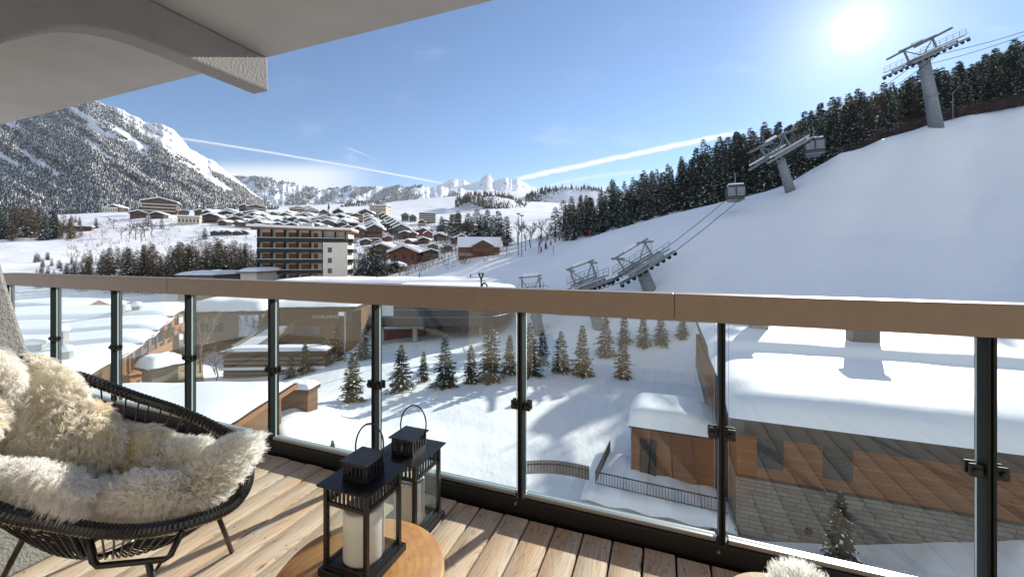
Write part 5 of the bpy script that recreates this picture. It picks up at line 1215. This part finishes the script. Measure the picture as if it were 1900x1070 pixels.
# --------------------------------------------------------------- neighbour house, right, in the balcony's own directions
def SV(px, v):                                  # distance along the rail direction at which pixel column px meets plane v
    a = (px-950)/F; return (a*V_.y*v-V_.x*v)/(U_.x-a*U_.y)
def neighbour():
    t = thing('neighbour_house', 'low neighbouring house of cedar boards on a stone base under a huge snow roof', 'house', (0, 0, CH), BRZ); v = 17.5; s0 = 2.7; s1 = 27
    mb = MB(); mb.bb(s0, s1, v, 38, -8.45, -6.75); mb.build('boarded_wall', W_CEDAR, t)
    mb = MB(); mb.bb(s0-.04, s1, v-.06, 38, -13, -8.53); mb.build('stone_base', STONE, t)
    mb = MB(); mb.bb(s0-.03, s1, v-.05, v+.3, -8.527, -8.453); mb.build('ledge', DARKM, t)
    mb = MB(); mb.prism([(s0-.25, v-.45, -6.72), (s0-.25, 38, -4.95), (s0-.25, 38, -4.4), (s0-.25, v-.45, -6.14)], (s1-s0, 0, 0)); mb.build('fascia', DARKM, t)
    mb = MB(); n1, n2 = 70, 90
    def sn(i, j):
        s = s0-.35+(s1-s0+.6)*i/(n1-1); vv = v-.5+21.2*j/(n2-1)
        e = (1-abs(2*i/(n1-1)-1)**26)*(1-abs(2*j/(n2-1)-1)**30); zz = -6.137+float(np.interp(vv, [17.05, 18.0, 19.2, 24.0, 24.7, 38], [.115, .42, .66, .80, 1.2, 1.75]))-.1
        return (s, vv, zz+.50*e+.10*e*(fbm(np.array([s/3.5]), np.array([vv/3.0]), 3, 3)[0]-.5)*2)
    mb.grid(n1, n2, sn); mb.build('roof_snow', SNOWR, t, smooth=True)
    for px0, px1 in ((1405, 1453), (1527, 1581)):
        a, b = SV(px0, v), SV(px1, v); mb = MB(); mb.bb(a, b, v-.05, v-.003, -8.02, -6.78); w = mb.build('window', PANE, t)
        mb = MB()
        for z in np.arange(-8.0, -6.8, .09): mb.box(((a+b)/2, v-.065, z), (b-a-.06, .02, .05))
        mb.build('blind', DARKM, w)
    for px, py in ((1500, 957), (1665, 965), (1862, 968)):
        s = SV(px, v-.06); mb = MB(); mb.box((s, v-.10, -10.05), (.2, .06, .2)); mb.build('vent', BMET, t)
    # two chimneys standing in the snow of the roof
    for px, py, ww, v2, lab in ((1600, 640, 1.15, 26.4, 0), (1407, 622, .9, 28.3, 1)):
        s = SV(px, v2); z = -4.7; mb = MB(); mb.box((s, v2, z+.7), (ww, .9, 2.6)); c = mb.build('chimney', [DARKM, STONEW][lab], t); mb = MB(); mb.box((s, v2, z+2.12), (ww+.3, 1.2, .22)); mb.build('snow_cap', SNOWT, c, bevel=.08)
neighbour()
def stair_house():
    v = 19.3; a, b = SV(1171, v), 2.62
    t = thing('stair_house', 'cedar boarded stair house with a grilled opening and a thick block of snow on top', 'house', (0, 0, CH), BRZ)
    mb = MB(); mb.bb(a, b, v, v+3, -12, -7.98); mb.build('wall', W_CEDAR, t)
    mb = MB(); mb.bb(a-.1, b, v-.1, v+3.1, -7.977, -7.86); r = mb.build('roof', DARKM, t)
    mb = MB(); mb.grid(24, 20, lambda i, j: (a-.18+(b-a+.15)*i/23, v-.2+3.3*j/19, -7.857+(.78-.55*max(0, (i/23-.62))**1.2*2)*(1-abs(2*i/23-1)**9)*(1-abs(2*j/19-1)**9))); mb.build('roof_snow', SNOWR, r, smooth=True)
    x0, x1 = SV(1188, v), SV(1217, v); mb = MB(); mb.bb(x0, x1, v-.05, v-.003, -10.1, -8.4); w = mb.build('window', PANE, t); mb = MB()
    for z in np.arange(-10.05, -8.42, .12): mb.box(((x0+x1)/2, v-.07, z), (x1-x0+.06, .03, .055))
    mb.build('grille', DMET, w)
stair_house()
def railing(name, label, pts, zb, h, step=.12, cat='railing'):
    t = thing(name, label, cat, (0, 0, CH), BRZ); P0 = [Vector((a, b, z)) for a, b, z in pts]
    mb = MB(); mb.tube([p+Vector((0, 0, h)) for p in P0], .03, 5); mb.build('top_bar', DMET, t); mb = MB(); mb.tube([p+Vector((0, 0, .12)) for p in P0], .02, 4); mb.build('bottom_bar', DMET, t)
    mb = MB()
    for p, q in zip(P0[:-1], P0[1:]):
        n = max(1, int((q-p).length/step))
        for i in range(n+1):
            c = p.lerp(q, i/n); mb.box((c.x, c.y, c.z+.12+(h-.12)/2), (.022, .022, h-.12))
    o = mb.build('balusters', DMET, t); tag(o, kind='stuff'); return t
def terrace():
    t = thing('terrace', 'snow covered concrete terrace in front of the stair house', 'terrace', (0, 0, CH), BRZ)
    mb = MB(); mb.bb(-3.1, 2.62, 17.15, 21.3, -13, -10.45); mb.build('retaining_wall', CONC, t)
    mb = MB(); mb.grid(30, 24, lambda i, j: (-3.35+6.0*i/29, 16.95+4.4*j/23, -10.447+.36*(1-abs(2*i/29-1)**10)*(1-abs(2*j/23-1)**10)+.28*max(0, 1-abs(i/29-.45)*4)*max(0, 1-abs(j/23-.7)*3)+.05*math.sin(i*.8+j*.5))); mb.build('snow', SNOWR, t, smooth=True)
terrace()
railing('terrace_railing', 'dark metal railing round the snowy terrace of the stair house', [(-2.55, 20.9, -10.15), (-2.8, 17.7, -10.15), (2.4, 17.45, -10.15)], 0, .62)
railing('stair_railing', 'dark railing of the snowed in steps below the terrace', [(.3, 16.0, -11.2), (1.75, 16.2, -10.75), (3.0, 14.9, -11.1)], 0, .75)
def palisade():
    t = thing('palisade_fence', 'curved low fence of dark palings in the snow below the young spruces', 'fence', (0, 0, 0)); mb = MB(); n = 46
    for i in range(n):
        u = i/(n-1); px = 970+122*u; py = 868-6*math.sin(u*math.pi)+10*u; p = P(px, py, 18.6+.3*math.sin(u*3.14)-.8*u); mb.box((p.x, p.y, p.z+.02), (.045, .04, .62), .3)
    o = mb.build('palings', W_DARK, t); tag(o, kind='stuff'); mb = MB(); mb.tube([P(970+122*u, 862-6*math.sin(u*math.pi)+10*u, 18.62+.3*math.sin(u*3.14)-.8*u) for u in np.linspace(0, 1, 16)], .03, 5); mb.build('rail', W_DARK, t)
palisade()
def street():                                     # the bare lane, draped on the ground
    mb = MB(); c = catmull([P(318, 720, 38), P(322, 690, 42.5), P(335, 662, 50), P(365, 640, 58)], 8)
    def f(i, j):
        a = c[min(i+1, len(c)-1)]-c[max(i-1, 0)]; s = Vector((a.y, -a.x, 0)).normalized(); q = c[i]+s*(j/8-.5)*5.0
        return (q.x, q.y, gz(q.x, q.y)+float(relief(np.array([q.x]), np.array([q.y]))[0])+.12)
    mb.grid(len(c), 9, f); m, T, b = mat('gritted lane', (.3, .22, .15), .9); n = T.noise(pos_co(T), .8, 5, .6)
    T.put(b.inputs['Base Color'], T.ramp(n, [(.35, (.17, .12, .08)), (.55, (.36, .27, .19)), (.72, (.75, .73, .72))])); o = mb.build('lane', m, smooth=True); tag(o, kind='structure')
street()
# ================================================================ gondola lift
LIFTY = 66.0
def tower(name, base, top, head, label, r0, r1, two=True, hl=8.0, tilt=0, snow=True):
    # base, top: world points of the pole; head tilt follows the rope
    t = thing(name, label, 'lift tower', tuple(base), 0, 'towers of the gondola lift'); b = Vector(base); L = lambda p: Vector(p)-b
    ax = (Vector(top)-b); n_ = ax.normalized()
    mb = MB(); mb.tube([L(b-n_*1.2), L(b+ax*.45), L(b+ax)], [r0, (r0+r1)/2, r1], 16); mb.build('pole', STEEL, t, smooth=True)
    mb = MB(); mb.tube([L(b+ax*.45-n_*.1), L(b+ax*.45+n_*.1)], [r0*1.0+.06]*2, 16); mb.build('flange', STEEL, t)
    c = L(b+ax); d = Vector((math.cos(tilt), 0, math.sin(tilt))); up = Vector((-math.sin(tilt), 0, math.cos(tilt)))
    G = 2.5                                       # half gauge
    mb = MB(); mb.bar(c+Vector((0, -G, 0))-up*.1, c+Vector((0, G, 0))-up*.1, .8, .55); mb.build('cross_arm', STEEL, t)
    for sg in (-1, 1):
        o = c+Vector((0, sg*G, 0))
        mb = MB(); mb.bar(o-d*hl*.5-up*.45, o+d*hl*.5-up*.45, .28, .32)
        mb.bar(o-d*hl*.32-up*.1, o+d*hl*.32-up*.1, .2, .2)
        for q in (-.3, -.1, .1, .3): mb.bar(o+d*hl*q-up*.45, o+d*hl*q-up*.1, .15, .15)
        s = mb.build('sheave_beam', STEEL, t)
        for i in range(10):
            q = o+d*hl*(-.48+.96*i/9)-up*.72; mb = MB(); mb.cyl(q+Vector((0, -.09, 0)), q+Vector((0, .09, 0)), .27, .27, 12); mb.build('sheave', DMET, s)
        mb = MB(); w = .55*sg
        mb.bar(o-d*hl*.40+Vector((0, w, .3)), o+d*hl*.40+Vector((0, w, .3)), .7, .06)
        for q in np.linspace(-.4, .4, 8): mb.tube([o+d*hl*q+Vector((0, w, .3)), o+d*hl*q+Vector((0, w, 1.15))], .03, 5)
        mb.tube([o-d*hl*.4+Vector((0, w, 1.15)), o+d*hl*.4+Vector((0, w, 1.15))], .03, 5); mb.tube([o-d*hl*.4+Vector((0, w, .75)), o+d*hl*.4+Vector((0, w, .75))], .025, 5); mb.build('catwalk', STEEL, t)
        if snow:
            mb = MB(); mb.bar(o-d*hl*.42+Vector((0, w*.3, .05))+up*.12, o+d*hl*.42+Vector((0, w*.3, .05))+up*.12, .45, .22); mb.build('snow', SNOWT, t, bevel=.06)
    for q in (-.26, .26):                         # lifting frame
        e = c+d*hl*q
        mb = MB(); mb.bar(e+up*.1, e+up*2.1, .22, .22); mb.build('mast', STEEL, t)
        mb = MB(); mb.bar(e+up*2.1+Vector((0, -G-.5, 0)), e+up*2.1+Vector((0, G+.5, 0)), .25, .25); mb.build('lifting_beam', STEEL, t)
    mb = MB(); mb.bar(c-d*hl*.34+up*2.3, c+d*hl*.34+up*2.3, .25, .22); mb.build('lifting_beam', STEEL, t)
    mb = MB(); mb.bar(c-d*hl*.26+up*2.0, c+up*.1, .12, .12); mb.build('strut', STEEL, t); mb = MB(); mb.bar(c+d*hl*.26+up*2.0, c+up*.1, .12, .12); mb.build('strut', STEEL, t)
    if snow: mb = MB(); mb.bar(c-d*1.0+up*2.5, c+d*1.0+up*2.5, .5, .35); mb.build('snow', SNOWT, t, bevel=.1)
    return b+ax
Y = LIFTY
tops = []
def ground_at(px, py, Y): p = P(px, py, Y); return p
T5 = tower('lift_tower', P(1737, 236, 69), P(1713, 104, Y), None, 'uppermost lift tower, standing on the crest under the sun', 1.0, .72, hl=10.0, tilt=R(24))
T4 = tower('lift_tower', P(1467, 356, 66.5), P(1444, 282, Y), None, 'lift tower before the forest between the two cabins', .80, .62, hl=8.5, tilt=R(30))
T3 = tower('lift_tower', P(1238, 618, 52), P(1186, 490, 52), None, 'lowest full lift tower, standing out above the handrail', 1.0, .8, hl=8.0, tilt=R(31))
T2 = tower('lift_tower', P(1114, 622, 48.5), P(1088, 523, 50), None, 'lift tower rising behind the middle of the handrail', .75, .6, hl=5.5, tilt=R(20))
T1 = tower('lift_tower', P(1002, 622, 52.5), P(987, 545, 52.5), None, 'lift tower nearest the station, its frame just above the handrail', .75, .6, hl=4.5, tilt=R(6))
def cable():
    for k, sg in enumerate((-2.5, 2.5)):
        up = Vector((0, 0, -1.0)); pts = []
        nodes = [P(940, 560, 58)+Vector((0, sg, 0)), T1+Vector((0, sg, -1.0)), T2+Vector((0, sg, -1.0)), T3+Vector((0, sg, -1.0)), T4+Vector((0, sg, -1.0)), T5+Vector((0, sg, -1.0)), P(1960, 36, Y)+Vector((0, sg, -.5))]
        for a, b in zip(nodes[:-1], nodes[1:]):
            for i in range(8):
                u = i/8; q = a.lerp(b, u); q.z -= .02*(b-a).length*4*u*(1-u); pts.append(q)
        pts.append(nodes[-1]); mb = MB(); mb.tube(pts, .045, 5)
        o = mb.build('lift_cable', DMET); tag(o, ['nearer haul cable of the gondola lift', 'farther haul cable of the gondola lift'][k], 'cable', 'cables of the gondola lift')
cable()
def cabin(label, px, py, wpx, sg, rz=0.0):
    p = P(px, py, LIFTY+sg); k = wpx/F*p.y/2.2
    t = thing('gondola_cabin', label, 'gondola', tuple(p), rz, 'gondola cabins'); t.scale = (k, k, k)
    prof = [(-.72, 0), (-1.0, .35), (-1.08, .9), (-.98, 1.75), (-.8, 2.02), (.8, 2.02), (.98, 1.75), (1.08, .9), (1.0, .35), (.72, 0)]
    mb = MB(); mb.prism([(x, 1.0, z) for x, z in prof], (0, -2.0, 0)); mb.build('body', plain('dark cabin shell', (.03, .03, .036), .3, 0, 0, 0, .6), t, bevel=.10, seg=3)
    for x in (-.52, .52):
        mb = MB(); mb.box((x, -1.012, 1.28), (.82, .02, .80)); mb.build('window', plain('pale cabin glass', (.16, .18, .21), .1, 0, 0, 0, .8), t)
    mb = MB(); mb.box((1.075, 0, 1.2), (.03, 1.3, .85), 0); mb.build('window', PANE, t)
    for x in (-.5, .5): mb = MB(); mb.box((x, -1.08, .72), (.85, .10, .22)); mb.build('ski_rack', STEEL, t)
    mb = MB(); mb.box((0, -1.15, .06), (2.0, .35, .08)); mb.build('step', STEEL, t)
    mb = MB(); mb.box((0, 0, 2.12), (1.7, 1.75, .20)); mb.build('snow', SNOWT, t, bevel=.08)
    mb = MB(); mb.tube([(0, 0, 2.0), (0, 0, 3.0), (0, .25, 3.5), (0, .45, 3.75)], .06, 8); mb.bar((-.5, 0, 2.3), (.5, 0, 2.3), .1, .1); mb.build('hanger', STEEL, t)
cabin('dark gondola cabin hanging over the piste left of the middle lift tower', 1364, 374, 32, -2.5, R(-22))
cabin('dark gondola cabin before the forest right of the middle lift tower', 1510, 289, 32, 2.5, R(-30))
# slope furniture
for i, (px, py) in enumerate([(1004, 468), (1012, 462), (1022, 456), (1030, 451), (1038, 447), (1044, 443), (1050, 437)]):
    p = hit(px, py, 60); mb = MB(); mb.tube([(0, 0, -.3), (0, 0, 1.2)], .22, 8); mb.tube([(0, 0, 1.203), (0, 0, 1.5)], [.24, .1], 8)
    o = mb.build('slope_marker', plain('red padding', (.25, .05, .04), .7), loc=tuple(p)); weld(o, .05); tag(o, '%s red padded slope marker from the left along the run' % ordn(i), 'slope marker', 'red padded markers along the ski run')
for px, py, nm in ((1095, 442, 'lone red piste marker in the snow left of the tall spruces'), (1027, 472, 'red piste marker at the lower end of the marker row'), (1308, 377, 'red piste marker beside the forest edge below the cabins')):
    p = hit(px, py, 60); mb = MB(); mb.tube([(0, 0, -.3), (0, 0, 2.2)], .07, 6); o = mb.build('piste_marker', plain('red marker', (.45, .05, .04), .6), loc=tuple(p)); tag(o, nm, 'piste marker')
for i, (px, py, top) in enumerate([(962, 474, 398), (968, 476, 402)]):
    p = hit(px, py, 60); h = (py-top)/F*p.y; t = thing('floodlight_mast', ['left', 'right'][i]+' one of two tall floodlight masts at the edge of the run', 'light mast', tuple(p))
    mb = MB(); mb.tube([(0, 0, -.3), (0, 0, h)], [.16, .09], 8); mb.build('pole', STEEL, t); mb = MB(); mb.box((0, 0, h+.15), (1.1, .4, .28)); mb.build('lamp', DARKM, t)
for i, (px, py, top) in enumerate([(778, 523, 505), (873, 525, 508), (699, 524, 507)]):
    p = P(px, py, 86); h = (py-top)/F*86; t = thing('wire_post', ['wire stayed post at the middle of the flat white roof', 'wire stayed post at the right end of the flat white roof', 'wire stayed post at the left of the flat white roof'][i], 'post', tuple(p))
    mb = MB(); mb.tube([(0, 0, -.6), (0, 0, h)], .09, 6); mb.build('pole', DMET, t); mb = MB(); mb.tube([(0, 0, h*.9), (1.6, 0, -.2)], .035, 4); mb.build('stay', DMET, t)
p = P(893, 536, 60); t = thing('lamp_post', 'double headed lamp with a curved hoop in front of the run', 'lamp', tuple(p)); k = 60/F
mb = MB(); mb.tube([(0, 0, -3), (0, 0, 22*k)], .12, 8); mb.build('pole', DMET, t)
for x in (-3.5, 2.5): mb = MB(); mb.tube([(x*k*.3, 0, 18*k), (x*k, 0, 26*k), (x*k, 0, 30*k)], [.06, .16, .22], 8); mb.build('lamp_head', DARKM, t)
mb = MB(); mb.tube([((6+5*math.cos(q))*k, 0, (2+9*math.sin(q))*k) for q in np.linspace(-.3, 3.1, 14)], .12, 6); mb.build('hoop', DMET, t)
p = P(640, 662, 44); t = thing('lamp_post', 'pale lamp post with a flat sign board beside the lift building', 'lamp', tuple(p)); h = 84/F*44
mb = MB(); mb.tube([(0, 0, -.5), (0, 0, h)], .10, 10); mb.build('pole', STEEL, t); mb = MB(); mb.box((-.35, 0, h-.25), (.7, .12, .42)); mb.build('board', plain('pale board', (.7, .7, .7), .5), t)
p = P(695, 690, 40); t = thing('lamp_post', 'slim pole with small round lamps behind the railing post', 'lamp', tuple(p)); mb = MB(); mb.tube([(0, 0, -.5), (0, 0, 5.2)], .07, 8); mb.build('pole', STEEL, t); mb = MB(); mb.lathe([(.02, 0), (.2, .1), (.22, .25), (.05, .4)], (0, 0, 5.2), 12); mb.build('lamp', PLAST, t)
p = P(372, 690, 36); bare_tree(p, 6.5, 'frosted leafless tree by the lane seen left of the grey house', None, 1)
p = P(400, 715, 34); bare_tree(p, 4.2, 'small leafless bush before the slatted hut', None, 2)
# yellow crossed slats on the crest
p = hit(1618, 262, 40); t = thing('slope_barrier', 'small barrier of crossed yellow boards on the crest', 'barrier', tuple(p)); yb = plain('yellow boards', (.45, .27, .05), .6)
for a, b in (((-.5, 0, -.2), (.3, 0, 1.5)), ((-.1, 0, -.2), (.8, 0, 1.5))): mb = MB(); mb.bar(a, b, .06, .28, up=(0, 1, 0)); mb.build('board', yb, t)
for i, (px, py) in enumerate([(1653, 252), (1678, 245), (1768, 224)]):
    p = hit(px, py, 40); t = thing('snow_lance', '%s thin curved snow lance from the left on the crest' % ordn(i), 'snow lance', tuple(p), 0, 'snow lances along the crest'); mb = MB(); mb.tube([(0, 0, -.4), (0, 0, 4.6), (.25, 0, 5.3), (.9, 0, 5.6)], .05, 6); mb.build('pole', STEEL, t)
# ================================================================ thin air between here and the far mountains
def haze():
    mb = MB(); mb.bb(-9500, 9500, -400, 9500, -62, 1500); m = bpy.data.materials.new('air'); m.use_nodes = True; t = m.node_tree; t.nodes.clear(); T = NT(t)
    v = T.n('ShaderNodeVolumePrincipled'); v.inputs['Color'].default_value = (.72, .85, 1, 1); v.inputs['Density'].default_value = 0.00004; v.inputs['Anisotropy'].default_value = .25
    o = T.n('ShaderNodeOutputMaterial'); t.links.new(v.outputs[0], o.inputs['Volume'])
    ob = mb.build('haze', m); tag(ob, kind='stuff')
haze()
